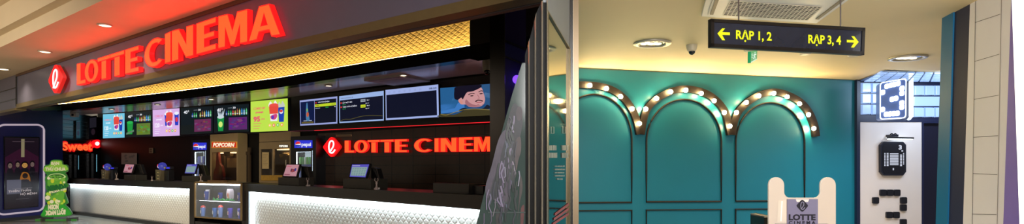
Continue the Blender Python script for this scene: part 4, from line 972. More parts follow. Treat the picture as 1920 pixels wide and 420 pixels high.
GX = Plane(0, 1, 17.9)
def gpx(x, y): return (80+x/3.5, 290+y/3.5)
def gp_(pts, off=0): return [(px_, py_) for px_, py_ in pts]
p = GX.pt(105, 405); zb = p.z
class PXF(Frame):                                      # plane addressed by its own crop coordinates (upright, at one distance)
    def __init__(s, pl, fn): s.pl, s.fn, s.n = pl, fn, pl.out
    def __call__(s, u, v, d=0): return s.pl.pt(*s.fn(u, v))+s.n*d
sf = PXF(GX, gpx)
st = thing('cutout_standee', Vector((p.x, p.y, 0)), 'green cut-out standee of an iced soda cup on the floor before the navy wall', 'standee')
outl = spline([(62, 36), (125, 36), (136, 62), (160, 66), (170, 82), (166, 108), (150, 118), (160, 135), (166, 160), (158, 180), (170, 198), (170, 206), (152, 222), (150, 250), (166, 300), (168, 318), (152, 330), (178, 356), (182, 400), (2, 408), (4, 372), (16, 338), (34, 322), (22, 306), (18, 270), (22, 250), (32, 236), (22, 216), (24, 190), (18, 170), (20, 148), (30, 134), (14, 112), (10, 84), (20, 70), (48, 62)], 4, True)
outl = outl[::-1]
b = MB(); b.prism(sf, outl[::-1], -.02, .02, pm((57, 145, 57), .5), side=pm((78, 117, 65), .5)); b.build('board', st)
b = MB()
def S_(pts, c, d, closed=True, rough=.5): b.poly(sf, spline(pts, 4, True) if len(pts) > 4 else pts, pm(c, rough), d)
S_([(64, 42), (124, 42), (133, 64), (160, 74), (160, 104), (18, 110), (18, 80), (52, 68)], (158, 223, 78), .022)
S_([(8, 402), (10, 366), (60, 328), (130, 324), (172, 360), (178, 396)], (52, 182, 57), .022)
S_([(40, 150), (150, 148), (140, 300), (130, 330), (60, 334), (52, 300)], (111, 195, 65), .024)
S_([(34, 150), (60, 128), (120, 124), (154, 140), (150, 152), (100, 164), (50, 160)], (221, 255, 182), .026)
S_([(44, 148), (64, 132), (116, 129), (146, 142), (120, 154), (70, 156)], (62, 130, 44), .028)
rr = random.Random(3)
for i in range(26):
    u, v = rr.uniform(34, 150), rr.uniform(160, 320); c = rr.choice(((195, 247, 78), (78, 169, 65), (247, 255, 195), (135, 208, 78), (221, 234, 65), (78, 143, 91)))
    b.poly(sf, ell(u, v, rr.uniform(7, 17), rr.uniform(7, 15), 10), pm(c, .5), .029+.0003*i)
for u, v, r1 in ((40, 282, 17), (66, 308, 14), (112, 306, 10), (46, 155, 10)): b.poly(sf, ell(u, v, r1, r1*.85, 12), pm((255, 255, 228), .5), .040)
for u, v in ((60, 145), (80, 140), (100, 145), (120, 142), (90, 150)): b.poly(sf, ell(u, v, 11, 6, 8), pm((117, 195, 78), .5), .030)
b.build('printed_picture', st)
b = MB(); k = pm((255, 255, 221), .5)
def gtext(txt, u0, v0, u1, v1, m, d, bold=.06, slope=0):
    fr2 = Frame(sf(u0, v0+0), sf(u1, v0-slope), sf(u1, v1-slope), sf(u0, v1), GX.out); b.text(fr2, txt, 0, 0, 1, 1, m, d, bold)
gtext('BẠN', 62, 66, 116, 47, k, .042); gtext('THỬ CHƯA', 24, 104, 158, 84, k, .042)
gtext('NGON', 42, 358, 112, 330, k, .042, .09, 4); gtext('XOẮN LƯỠI!', 24, 396, 158, 368, k, .042, .09, 8)
gtext('MIRINDA', 38, 238, 166, 206, pm((28, 119, 57), .5), .044, .09, 18); gtext('SODA KEM', 64, 252, 164, 240, k, .044, .06, 22)
b.build('lettering', st)
b = MB(); q = MF(Vector((p.x, p.y, 0)), Vector((1, 0, 0))); b.box(q, -.62, .62, 0, .05, -.02, .02, pm((57, 145, 57)))
for u in (-.36, .42): b.box(q, u, u+.05, 0, .09, -.3, .14, pm((59, 57, 54), .5))
b.build('stand_foot', st)

# ------------------------------------------------------------------ right end of the shop: steel pillar, violet room
PIL = Plane(0, 1, 8.4)
b = MB(); pa, pc = D(918.5, HY, 8.4), D(946.5, HY, 8.4)
prismz(b, [pa, pc, pc+Vector((0, .5, 0)), pa+Vector((0, .5, 0))], 0, 3.9, mat('brushed_dark_steel', (42, 35, 24), .3, metal=.8, noise=.15, nscale=3)); struct(b.build('trim_3'))
b = MB(); VZ = 9.6; vf = Plane(0, 1, VZ)
m_vi = mat('violet_wall_paint', (40, 22, 96), .5, noise=.1)
b.face([vf.pt(940, 455), vf.pt(1012, 455), vf.pt(1012, 5), vf.pt(940, 5)], m_vi)
lp = [vf.pt(993, 455, .01), vf.pt(1012, 455, .01), vf.pt(1012, 5, .01), vf.pt(993, 5, .01)]
b.face(lp, mat('mauve_wall_paint', (96, 62, 116), .5)); struct(b.build('wall_violet'))
b = MB()
for y in (74, 104):
    g = PF(vf, (944, y), (996, y+21), (996, y+24), (944, y+3), .02); b.box(g, 0, 1, 0, 1, 0, .03, pm((18, 14, 34), .4))
g = PF(vf, (944, 79), (996, 100), (996, 122), (944, 103), .01); b.rect(g, 0, 0, 1, 1, pm((40, 40, 120), .4)); struct(b.build('trim_4'))
p = vf.pt(969, 149, .12); t = thing('violet_lamp', p, 'small round violet lamp glowing on the dark violet wall', 'lamp')
b = MB(); b.ball(p, .07, hdr('violet_glow', (.35, .10, 2.0)), 14, 9); b.build('lamp_globe', t, smooth=True); b = MB(); b.lathe(p+Vector((0, .12, 0)), [(.05, 0), (.05, .03), (.02, .06), (.02, .1)], pm((40, 34, 50), .4), Vector((0, -1, 0))); b.build('wall_mount', t)

# ------------------------------------------------------------------ glass partition: slanted poster pane, steel fins, mirror door
SL = [(1015, 4), (1006, 22), (998, 55), (990, 84), (984, 103), (975, 130), (960, 178), (940, 250), (915, 335), (893, 421), (866, 520)]
def slx(y): return pl_lerp([(b_, a_) for a_, b_ in SL], y)
PZ = Plane(0, 1, 3.62)
ppn = thing('slanted_glass_screen', PZ.pt(935, 700), 'slant-edged grey-green glass pane printed with lilac crouching figures, left of the steel fins', 'glass pane')
fz = PXF(PZ, lambda u, v: (u, v)); m_pane = mat('grey_green_glass_print', (50, 66, 64), .12, noise=.12, nscale=2, spec=.6, coat=.5)
ys_ = [118, 150, 178, 215, 250, 290, 335, 380, 421, 470, 520]
outl = [(slx(y), y) for y in ys_]+[(985, 520), (985, 118)]
b = MB(); b.prism(fz, outl, -.012, 0, m_pane); b.build('pane', ppn)
b = MB()
def Z_(pts, c, d): b.poly(fz, spline(pts, 4, True), mat('figure_print_%d_%d_%d' % c, tuple(int(q*.42) for q in c), .5, noise=.45, nscale=16), d)
Z_([(951, 228), (962, 196), (972, 200), (980, 226), (974, 262), (966, 300), (958, 340), (956, 385), (946, 400), (936, 392), (926, 372), (918, 386), (912, 360), (920, 330), (934, 290), (944, 256)], (92, 100, 116), .002)
Z_([(934, 264), (946, 244), (956, 250), (964, 270), (958, 296), (964, 322), (956, 352), (948, 384), (938, 376), (944, 340), (936, 316), (924, 340), (916, 372), (910, 352), (922, 310)], (146, 134, 168), .003)
Z_([(948, 262), (960, 258), (966, 282), (958, 300), (946, 318), (938, 300)], (74, 88, 104), .004)
Z_([(958, 300), (966, 314), (962, 346), (952, 336), (950, 316)], (168, 152, 190), .005)
Z_([(968, 262), (976, 258), (977, 282), (972, 300), (968, 320), (965, 292)], (150, 132, 136), .004)
Z_([(972, 200), (979, 205), (978, 222), (971, 226), (967, 212)], (140, 128, 142), .004)
Z_([(976, 330), (980, 352), (974, 384), (970, 412), (973, 372)], (124, 114, 110), .003)
Z_([(977, 390), (983, 386), (981, 420), (978, 440), (976, 416)], (186, 92, 96), .003)
Z_([(930, 392), (938, 400), (944, 440), (936, 470), (930, 420)], (92, 96, 100), .003)
for (x0, y0, x1, y1) in ((926, 378, 950, 381), (915, 397, 985, 399.5)): b.poly(fz, [(x0, y0), (x1, y0), (x1, y1), (x0, y1)], pm((58, 70, 70), .3), .006)  # reflections of the wall rails painted as dark lines on the pane
rr = random.Random(11)
for i in range(26):
    y = rr.uniform(250, 400); x = rr.uniform(slx(y)+8, 974)
    if y > 330 and x > 955: continue
    a_ = rr.uniform(-1, 1); b.ribbon(fz, [(x, y), (x+3*a_+2, y+rr.uniform(8, 18)), (x+7*a_, y+rr.uniform(20, 34))], rr.uniform(.8, 2.4), pm(rr.choice(((86, 78, 102), (70, 80, 96), (112, 112, 130), (120, 112, 128))), .4), .0062+.0001*i)
for i in range(34):
    y = rr.uniform(205, 395); x = rr.uniform(slx(y)+6, 972)
    a_ = rr.uniform(-1, 1); q = [(x, y), (x+4*a_, y+rr.uniform(6, 12)), (x+2*a_-3, y+rr.uniform(16, 24)), (x+6*a_, y+rr.uniform(28, 40))]
    q = [(max(slx(v)+3, min(978, u)), v) for u, v in q]
    b.ribbon(fz, spline(q, 4), rr.uniform(1.2, 4.2), mat('figure_fold_%d' % (i % 4), ((30, 38, 42), (44, 47, 58), (104, 98, 122), (34, 44, 42))[i % 4], .4, noise=.3, nscale=12), .0092+.0001*i)
b.build('figures_and_reflections', ppn)
m_steel = mat('polished_steel', (232, 226, 212), .32, metal=.8, noise=.05)
m_fin = mat('black_steel_channel', (7, 7, 8), .5, spec=.15)
fin = thing('steel_fin_post', PZ.pt(1000, 700), 'row of bright steel fins with black channels between the slanted pane and the mirror', 'post')
cols = [(984.5, 989.5, 0), (989.5, 993.5, 1), (993.5, 1001.5, 0), (1001.5, 1005.5, 1), (1005.5, 1014, 0), (1014, 1018.5, 1), (1018.5, 1024.5, 0), (1024.5, 1027, 1)]
inv = sorted([(a_, b_) for a_, b_ in SL])
def topy(x): return pl_lerp(inv, x) if x < 1015 else 4
ch_ = MB(); br_ = MB()
for x0, x1, st_ in cols:
    pts = [(x0, topy(x0)), (x0, 520), (x1, 520), (x1, topy(x1))]
    if st_:
        n = 6; prev = None
        bb = br_
        for i in range(n):
            ua, ub = x0+(x1-x0)*i/n, x0+(x1-x0)*(i+1)/n
            da, db = .035*math.sin(math.pi*i/n), .035*math.sin(math.pi*(i+1)/n)
            bb.face([fz(ua, 520, da), fz(ub, 520, db), fz(ub, topy(ub), db), fz(ua, topy(ua), da)], m_steel)
        bb.face([fz(x0, 520, 0), fz(x0, topy(x0), 0), fz(x1, topy(x1), 0), fz(x1, 520, 0)], m_steel)
    else: ch_.prism(fz, pts, -.05, -.004, m_fin)
br_.build('steel_fin', fin)['label'] = 'bright half-round steel fins'; ch_.build('channel', fin)['label'] = 'black channels'
q0, q1 = D(1024, HY, 3.62), D(1071, HY, 4.74)
nx, ny = (q1.y-q0.y), -(q1.x-q0.x)       # right-facing normal is (+,-); plane normal points away from the viewer
PM = Plane(-nx, -ny, -(nx*q0.x+ny*q0.y)) if -(nx*q0.x+ny*q0.y) > 0 else Plane(nx, ny, nx*q0.x+ny*q0.y)
b = MB(); fm = PXF(PM, lambda u, v: (u, v))
m_hd = mat('grey_blue_partition', (134, 142, 150), .5, noise=.06)
b.prism(fm, [(1027, -140), (1027, 560), (1071, 560), (1071, -140)], -.03, -.012, m_hd); struct(b.build('wall_partition'))
mr = thing('mirror_door', PM.pt(1048, 560), 'tall slanted-top mirror pane reflecting the green wall, between steel fins and bronze post', 'mirror')
b = MB(); mo = [(1025, 19), (1025, 560), (1068, 560), (1068, 92)]
mi_ = [(1027, 25), (1027, 556), (1066.5, 556), (1066.5, 91.5)]
b.poly(fm, mi_, mat('tinted_mirror', (176, 178, 168), .04, metal=1.0), -.003); b.build('mirror_pane', mr)
b = MB(); b.prism(fm, mo, -.011, .008, mat('bronze_frame', (120, 108, 84), .3, metal=.6), holes=[mi_]); b.build('frame', mr)
b = MB(); kk = pm((150, 160, 160), .5)
rk = random.Random(5)
def marks(x0, y0, x1, y1):
    x = x0
    while x < x1:
        w = rk.uniform(.5, 1.3); b.poly(fm, [(x, y0+rk.uniform(0, .8)), (x, y1), (x+w, y1), (x+w, y0+rk.uniform(0, .8))], kk, .002); x += w+rk.uniform(.3, .7)
for x0, x1 in ((1029, 1043), (1053, 1065)):
    for j in range(2): marks(x0, 272+j*14, x1, 282+j*14)
for j in range(5): marks(1040+(j > 3)*4, 310+j*6, 1058-(j > 3)*3, 313+j*6)
for u0 in (1033, 1055):
    b.ribbon(fm, [(u0, 238), (u0+5, 238), (u0+5, 250), (u0, 250)], .9, kk, .002, closed=True)
rd = pm((150, 74, 84), .5)
for j in range(3): b.poly(fm, [(1036+j*2, 418-9*j), (1066, 398-9*j), (1066, 403-9*j), (1036+j*2, 423-9*j)], rd, .002)
b.build('frosted_lettering', mr)
b = MB(); RP = Plane(0, 1, 4.82)
g = PF(RP, (1068.5, -60), (1074, -60), (1074, 560), (1068.5, 560), 0); b.box(g, 0, 1, 0, 1, -.08, .01, pm((26, 23, 22), .3))
g = PF(RP, (1074, -60), (1084.8, -60), (1084.8, 560), (1074, 560), 0); b.box(g, 0, 1, 0, 1, -.06, .004, mat('champagne_steel', (140, 122, 98), .35, metal=.55)); b.box(g, -.06, .02, 0, 1, 0, .01, m_steel)
struct(b.build('trim_5'))

# ------------------------------------------------------------------ right-hand lobby: shell
RH = 1.40
m_ceil = mat('warm_cream_ceiling', (226, 208, 168), .6, noise=.04, nscale=2)
b = MB()
cz = EYE+RH
b.face([(.25, -3, cz), (.25, 4.6, cz), (.90, 8.3, cz), (5.5, 9.6, cz), (8, 9.9, cz), (8, -3, cz)], m_ceil); struct(b.build('ceiling_lobby'))
m_teal = mat('teal_wall_paint', (11, 106, 128), .42, noise=.06, nscale=3)
b = MB(); wallquad(b, TEAL, 1068, 1611, -EYE, RH+.02, m_teal); struct(b.build('wall_teal'))
b = MB(); q = PF(TEAL, (1068, 126.5), (1611, 149.7), (1611, 151.2), (1068, 128), .0); b.box(q, 0, 1, 0, 1, 0, .012, pm((70, 78, 60), .5)); struct(b.build('trim_6'))
b = MB(); wq = [(.512, 4.9), (.905, 7.95)]
b.face([(wq[0][0], wq[0][1], 0), (wq[1][0], wq[1][1], 0), (wq[1][0], wq[1][1], cz), (wq[0][0], wq[0][1], cz)], m_teal)
b.face([(wq[0][0]-.02, wq[0][1], 0), (wq[1][0]-.02, wq[1][1], 0), (wq[1][0]-.02, wq[1][1], 4), (wq[0][0]-.02, wq[0][1], 4)][::-1], m_dark); struct(b.build('wall_between'))
# dark mouldings of the panelling
m_mould = mat('dark_moulding', (20, 20, 19), .6, spec=.25)
def mould(path, idx, lab):
    b = MB(); pts = [TEAL.pt(x, y, .012) for x, y in path]; b.tube(pts, .0135, m_mould, 6, True); o = struct(b.build('trim_%d' % idx)); o['label'] = lab
def archp(xl, xr, ytop, ybot, ysp):
    cx, rx = (xl+xr)/2, (xr-xl)/2
    return [(xl, ybot+ .0), (xl, (ybot+ysp)/2)]+[(cx-rx*math.cos(math.radians(a)), ysp-(ysp-ytop)*math.sin(math.radians(a))) for a in range(0, 181, 6)]+[(xr, (ybot+ysp)/2), (xr, ybot-.8)]
mould(archp(1042, 1184.5, 177, 380.2, 262), 7, 'dark arched moulding at the left of the teal wall')
mould(archp(1212, 1352.5, 186.5, 378.5, 266), 8, 'dark arched moulding in the middle of the teal wall')
mould(archp(1379.5, 1508.5, 192.5, 377, 268), 9, 'dark arched moulding at the right of the teal wall')
mould([(1042, 395.6), (1184.5, 394.3), (1184.5, 560), (1042, 560)], 10, 'dark rectangular moulding under the left arch')
mould([(1212, 393.8), (1352.5, 392.7), (1352.5, 560), (1212, 560)], 11, 'dark rectangular moulding under the middle arch')
mould([(1379.5, 392.3), (1508.5, 391.2), (1508.5, 560), (1379.5, 560)], 12, 'dark rectangular moulding under the right arch')
m_arch = mat('dark_brown_lacquer', (27, 21, 18), .55, spec=.25)
BULB = hdr('warm_bulb', (190, 136, 62))
def arch(path, bulbs, label):
    t = thing('arch_light_rail', TEAL.pt(*path[len(path)//2], .03), label, 'wall light')
    f = PXF(TEAL, lambda u, v: (u, v)); sp = spline(path, 6)
    b = MB(); b.ribbon(f, sp, 12.5, m_arch, .05, 0); b.build('rail', t)
    for x, y in bulbs:
        b = MB(); p = TEAL.pt(x, y, .085); b.ball(p, .031, BULB, 14, 9); bb = b.build('bulb', t, smooth=True)
        b = MB(); b.lathe(TEAL.pt(x, y, .05), [(.024, 0), (.024, .02), (.018, .03)], pm((90, 76, 60), .4), TEAL.out, 12); b.build('bulb_socket', t)
arch([(1040, 178), (1068, 162), (1100, 160), (1137, 166), (1163.5, 181), (1182, 204), (1192, 228), (1197, 252)], [(1106, 160), (1137, 166), (1163.5, 181), (1185, 204), (1198.7, 231.5)], 'brown arched light rail with bulbs over the left teal arch, cut by the bronze post')
arch([(1200, 252), (1204, 226), (1212, 203), (1231, 184.5), (1257, 171.5), (1284, 167.5), (1315, 173.5), (1339, 188), (1356, 209), (1363, 232), (1367, 253)], [(1210.7, 204.5), (1231, 184.5), (1257.5, 172), (1286, 169), (1315, 175), (1339, 189), (1358, 211), (1368.5, 236.5)], 'brown arched light rail with bulbs over the middle teal arch')
arch([(1370, 253), (1373, 232), (1381, 211), (1399.5, 191.5), (1423, 178), (1450, 173), (1476, 180), (1499, 193.5), (1515, 214), (1524, 237), (1527, 256)], [(1381, 211), (1399.5, 192), (1423, 179.5), (1451, 175), (1476, 181.5), (1499, 194.5), (1516, 215), (1526, 241)], 'brown arched light rail with bulbs over the right teal arch, its right end free')

# ------------------------------------------------------------------ doorway side: frieze of glass blocks, cream panel, dark door
FR = Plane(-.10, .995, 8.62)
b = MB(); f = Frame(TEAL.col(1607, -EYE, .05), TEAL.col(1613, -EYE, .05), TEAL.col(1613, RH, .05), TEAL.col(1607, RH, .05), TEAL.out)
b.box(f, 0, 1, 0, 1, -.1, 0, mat('dark_blue_post', (12, 26, 56), .4)); struct(b.build('trim_13'))
b = MB(); fx = PXF(FR, lambda u, v: (u, v)); cr_ = mat('pale_cream_wall', (206, 196, 192), .5, noise=.03)
m_nav = mat('dark_navy_frame', (14, 24, 58), .4)
b.poly(fx, [(1611, 228), (1611, 560), (1728, 560), (1728, 228)], cr_, 0); struct(b.build('wall_door_panel'))
b = MB(); b.poly(fx, [(1728, 228), (1728, 560), (1800, 560), (1800, 228)], m_nav, -.08); b.poly(fx, [(1733, 236), (1733, 560), (1800, 560), (1800, 236)], mat('dark_door_leaf', (12, 16, 40), .35), -.06); b.prism(fx, [(1728, 228), (1728, 560), (1731, 560), (1731, 231), (1800, 231), (1800, 228)], -.08, .01, m_nav); struct(b.build('door_2'))
b = MB(); b.poly(fx, [(1611, 150), (1611, 228), (1800, 228), (1800, 130), (1611, 130)][::1], m_nav, -.02); b.poly(fx, [(1611, 223), (1611, 229), (1800, 229), (1800, 223)], m_nav, .01)
struct(b.build('wall_frieze'))
m_blk = mat('frosted_glass_block', (130, 150, 190), .2, em=.8, emcol=(150, 184, 238), coat=.3)
def block(pts, label, grp, frm=fx, d=.02):
    b = MB(); b.prism(frm, pts, -.015, d, m_blk); o = b.build('glass_block', bevel=.006); tag(o, label, 'glass block', grp); return o
for i, (x0, x1) in enumerate(((1615.5, 1631.5), (1635, 1649), (1652, 1668), (1671, 1687), (1690, 1706))):
    for j in range(3):
        y0 = 156+i*.1+j*20.5
        if i < 2: block([(x0, y0), (x0, y0+17), (x1, y0+17), (x1, y0)], 'square glass block left of the lit number box, %s row %s column' % (('top', 'middle', 'bottom')[j], ('left', 'right')[i]), 'glass blocks of the frieze')
for i in range(4):
    x0 = 1714.5+i*19.3; x1 = x0+16.3
    for j, (y0, y1) in enumerate(((161, 178), (202, 219))):
        block([(x0, y0), (x0, y1), (x1, y1), (x1, y0)], 'square glass block right of the lit number box, %s row, %s along' % (('upper', 'lower')[j], ('first', 'second', 'third', 'fourth')[i]), 'glass blocks of the frieze')
block([(1712, 181.5), (1712, 198.5), (1790, 198.5), (1790, 181.5)], 'long flat glass panel between two rows of blocks', 'glass panel of the frieze')
# block ceiling piece
hz = RH-.015
def hp(x, y): return H(x, y, hz)
b = MB(); cornr = [hp(1611, 151), hp(1659, 132.5), hp(1775, 138.5), hp(1790, 157.5), hp(1612, 155.5)]
b.face(cornr, m_nav); struct(b.build('ceiling_grid'))
hc = lambda u, v: H(1620+u*150+(1-v)*40*(1-u), 154-v*18, hz-.012)
for r in range(4):
    for c in range(7):
        v0, v1 = .04+r*.24, .04+r*.24+.19; u0, u1 = .02+c*.14, .02+c*.14+.115
        q = [Vector(H(1616+(u*150)+v*34*(1-u*.9), 154.2-v*(19-u*2.5), hz-.012)) for u, v in ((u0, v0), (u1, v0), (u1, v1), (u0, v1))]
        b = MB(); up = Vector((0, 0, .02)); b.mesh(q+[p_+up for p_ in q], [(0, 1, 2, 3), (7, 6, 5, 4)]+[(i, 4+i, 4+(i+1) % 4, (i+1) % 4) for i in range(4)], m_blk)
        tag(b.build('ceiling_block'), 'glass ceiling block over the lit number box, %s row from the wall, %s across' % (('first', 'second', 'third', 'fourth')[r], ('first', 'second', 'third', 'fourth', 'fifth', 'sixth', 'seventh')[c]), 'glass block', 'glass blocks of the ceiling grid')
# lit number box
NB = Plane(.33, .944, 9.0*.944*.96+.33*5.55)
fn_ = PXF(NB, lambda u, v: (u, v))
bx = thing('number_light_box', NB.pt(1675, 224), 'projecting dark rounded light box with white glowing dots forming a numeral 3', 'sign')
fb = PF(NB, (1649.8, 155), (1699.6, 146.5), (1698.6, 221.5), (1649.5, 224.5), 0)
o_b = rrect(0, 0, 1, 1, .10, .07)
b = MB(); b.prism(fb, o_b, -.22, 0, mat('dark_blue_box', (60, 80, 130), .3, em=.22, emcol=(130, 160, 230))); b.build('box_body', bx)
b = MB(); b.prism(fb, o_b, -.004, .012, hdr('white_edge', (2.6, 3.0, 3.4)), holes=[rrect(.03, .022, .97, .978, .085, .06)])
b.build('glowing_edge', bx)
b = MB(); q = PF(FR, (1709.5, 146), (1711.5, 147), (1711.5, 219), (1709.5, 218), .05)
b.box(q, 0, 1, 0, 1, -.06, .01, hdr('white_edge', (2.6, 3.0, 3.4))); b.box(PF(FR, (1704, 224), (1706, 225), (1711.5, 218), (1709.5, 217), .05), 0, 1, 0, 1, -.04, .01, hdr('white_edge', (2.6, 3.0, 3.4)))
tag(b.build('light_strip'), 'thin white glowing upright line right of the lit number box', 'light strip')
dots = [(.26, .93), (.40, .94), (.54, .95), (.68, .955), (.83, .80), (.83, .66), (.10, .76), (.46, .52), (.60, .53), (.83, .38), (.83, .26), (.10, .24), (.24, .09), (.38, .09), (.52, .09), (.66, .09)]
wd_ = hdr('white_dot', (3.2, 3.6, 4.0))
for u, v in dots:
    b = MB(); v = .055+v*.88; b.prism(fb, rrect(u-.085, v-.065, u+.085, v+.065, .06, .045, 3), .002, .025, wd_); b.build('light_dot', bx)
# menu board and picture lamp
mb_ = thing('room_board', FR.pt(1670, 329), 'black chamfered wall board with white bars and the numeral 3 on the cream panel', 'sign')
b = MB(); o1 = [(1653, 265.5), (1689, 266), (1694.5, 272), (1694.5, 322), (1689, 329), (1653, 329), (1647, 322), (1647, 272)][::-1]
b.prism(fx, o1, .005, .05, mat('black_gloss_board', (20, 24, 38), .3)); 
o2 = [(1654.5, 269), (1687.5, 269.5), (1691.5, 274), (1691.5, 320), (1687.5, 325.5), (1654.5, 325.5), (1650.5, 320), (1650.5, 274)][::-1]
b.prism(fx, o2, .05, .056, pm((12, 15, 26), .3)); b.build('board', mb_)
b = MB(); wb = em((216, 222, 240), .9)
def pr(x0, y0, x1, y1, d=.058): b.poly(fx, [(x0, y0), (x0, y1), (x1, y1), (x1, y0)], wb, d)
for i in range(8): pr(1663.5, 287.5+i*2.9, 1679.5, 289.4+i*2.9)
for x0, x1 in ((1653, 1655.4), (1657.5, 1661), (1682.5, 1686), (1688, 1690)):
    for i in range(9 if x0 < 1660 else 8): pr(x0, 287+i*2.8+(3 if x0 > 1680 and x0 < 1687 else 0), x1, 288.9+i*2.8+(3 if 1680 < x0 < 1687 else 0))
pr(1668.8, 315, 1671, 319); pr(1685, 282, 1688, 284.5)
q = Frame(FR.pt(1685, 280, .058), FR.pt(1691, 280, .058), FR.pt(1691, 272, .058), FR.pt(1685, 272, .058), FR.out); b.text(q, '3', 0, 0, 1, 1, wb, 0, .05); b.build('lettering', mb_)
pl_ = thing('picture_lamp', FR.pt(1677, 262, .05), 'slim black picture lamp with two looped arms above the black board', 'lamp')
b = MB(); b.prism(fx, [(1654, 257.2), (1654, 260), (1701, 261), (1701, 258.4)], .10, .14, pm((16, 18, 26), .3)); b.build('lamp_bar', pl_)
b = MB()
for cx_ in (1672, 1678.5): b.tube([FR.pt(cx_+3.4*math.cos(math.radians(a)), 256.5-6*math.sin(math.radians(a)), .05+.07*math.sin(math.radians(a))) for a in range(0, 181, 20)], .009, pm((16, 18, 26), .3), 6)
b.prism(fx, [(1661, 253), (1661, 257), (1674, 257), (1674, 253)], 0, .12, pm((24, 28, 40), .3)); b.build('lamp_arm', pl_)
b = MB(); b.prism(fx, [(1656, 261), (1656, 262), (1699, 262.6), (1699, 261.6)], .09, .13, hdr('picture_tube', (8, 9.5, 11))); b.build('light_tube', pl_)
tn = thing('room_numeral', FR.pt(1668, 420, .01), 'large numeral made of black square tiles on the cream panel, below the board', 'sign')
for x, y in ((1654, 361.3), (1667, 361.3), (1680.3, 361.3), (1640.3, 375.6), (1692.7, 375.6), (1692.3, 389.3), (1665.7, 403), (1679, 403), (1692.3, 416.5), (1692.3, 430), (1640.3, 430), (1654, 444), (1667, 444), (1680.3, 444)):
    b = MB(); b.prism(fx, [(x+(u-.5)*11.4, y-(v-.5)*12) for u, v in rrect(0, 0, 1, 1, .18, .18, 3)], 0, .03, pm((16, 19, 30), .3)); b.build('tile', tn)

# ------------------------------------------------------------------ near right wall with stripes and block joints
RW = Plane(.987, -.11, 0)
r0, r1 = H(1770, 33.5, RH), H(1822, 6, RH)
nx, ny = (r1.y-r0.y), -(r1.x-r0.x); c_ = nx*r0.x+ny*r0.y
RW = Plane(nx, ny, c_) if c_ > 0 else Plane(-nx, -ny, -c_)
fr3 = PXF(RW, lambda u, v: (u, v))
m_cr2 = mat('cream_block_wall', (232, 226, 232), .6, noise=.05, nscale=3)
b = MB()
stripes = [((1770, 1791), (1757, 1779), mat('teal_stripe', (20, 104, 150), .5, spec=.2)), ((1791, 1819), (1779, 1805.5), mat('navy_stripe', (40, 44, 74), .6, spec=.15)), ((1819, 1896), (1805.5, 1881), m_cr2), ((1896, 1990), (1881, 2010), mat('lilac_wall', (128, 106, 192), .6, noise=.08))]
b.poly(fr3, [(1770, -60), (1757, 560), (2010, 560), (2010, -60)], m_cr2, -.02)
struct(b.build('wall_right'))
for i, ((t0, t1), (b0, b1), m) in enumerate(stripes):
    k = 33/420.
    b = MB(); b.prism(fr3, [(t0+(t0-b0)*.14, -60), (b0-(t0-b0)*.33, 560), (b1-(t1-b1)*.33, 560), (t1+(t1-b1)*.14, -60)], -.018, 0 if i != 0 else .012, m); struct(b.build('trim_%d' % (14+i)))
b = MB(); jm = pm((96, 84, 88), .6)
def jl(x0, y0, x1, y1, w=.9): b.poly(fr3, [(x0, y0), (x0, y0+w), (x1, y1+w), (x1, y1)], jm, .002)
b.poly(fr3, [(1829.5, -20), (1829.5-9, 560), (1830.3-9, 560), (1830.3, -20)], jm, .002); b.poly(fr3, [(1878, -20), (1867, 560), (1868, 560), (1879, -20)], pm((150, 138, 134), .6), .002)
for y0, y1 in ((42, 26), (115, 101), (186, 178), (257, 254), (325, 327), (401, 402), (470, 476)): jl(1829-y0*.015, y0, 1877-y0*.02, y1)
struct(b.build('trim_18'))
b = MB()
b.prism(fr3, [(1898-2, -60), (1912.5+5, 560), (2060, 560), (2060, -60)], -.018, .004, mat('glowing_blank_white', (250, 250, 250), .5, em=1.0, emcol=(255, 255, 255)))  # made-up glowing board standing for the blank white edge
o = tag(b.build('blank_edge_board', None), 'plain white glowing board added to fill the blank right edge, beyond the lilac strip', 'blank board')

# ------------------------------------------------------------------ lobby ceiling fittings
for x, y, r, lab in ((1223, 81, .205, 'recessed round spotlight fitting in the cream ceiling left of the dome camera'), (1702, 108, .215, 'recessed round spotlight fitting in the ceiling near the glass blocks')):
    o_ = H(x, y, RH-.004); k = Vector((0, 0, -1)); t = thing('recessed_spotlight', o_, lab, 'ceiling light')
    b = MB(); b.lathe(o_, [(r*.72, .0), (r*.76, .014), (r*.95, .018), (r, .008), (r, 0)], mat('satin_steel_ring', (176, 168, 156), .3, metal=.4), k, 36); b.build('trim_ring', t, smooth=True)
    b = MB(); b.lathe(o_, [(0, .006), (r*.5, .005), (r*.72, 0.001)], mat('reflector_bowl', (150, 132, 100), .2, metal=.8), k, 28); b.build('reflector', t, smooth=True)
    for dx in (-.55, -.1, .38):
        b = MB(); b.ball(o_+Vector((dx*r*.8, 0, -.008)), r*.20, hdr('spot_glow', (3.2, 2.7, 1.8)), 12, 6, .25); b.build('lamp_lens', t)
    l = bpy.data.lights.new('spot_lamp', 'SPOT'); l.energy = 190 if x < 1500 else 300; l.color = (1, .84, .6) if x < 1500 else (1, .97, .95); l.spot_size = math.radians(150); l.spot_blend = .9; l.shadow_soft_size = .08
    q = bpy.data.objects.new('spot_lamp', l); C.objects.link(q); q.parent = t; q.location = (0, 0, -.05)
o_ = H(1297, 84, RH); t = thing('dome_camera', o_, 'small white dome camera with a dark eye, right of the round ceiling fitting', 'camera')
b = MB(); b.lathe(o_, [(.062, 0), (.062, .02), (.052, .06), (.04, .075), (0, .075)], pm((196, 184, 160), .4), Vector((0, 0, -1)), 24); b.build('camera_base', t, smooth=False)
b = MB(); b.ball(o_+Vector((0, -.005, -.078)), .036, pm((18, 18, 26), .08), 18, 12); b.build('camera_eye', t, smooth=True)
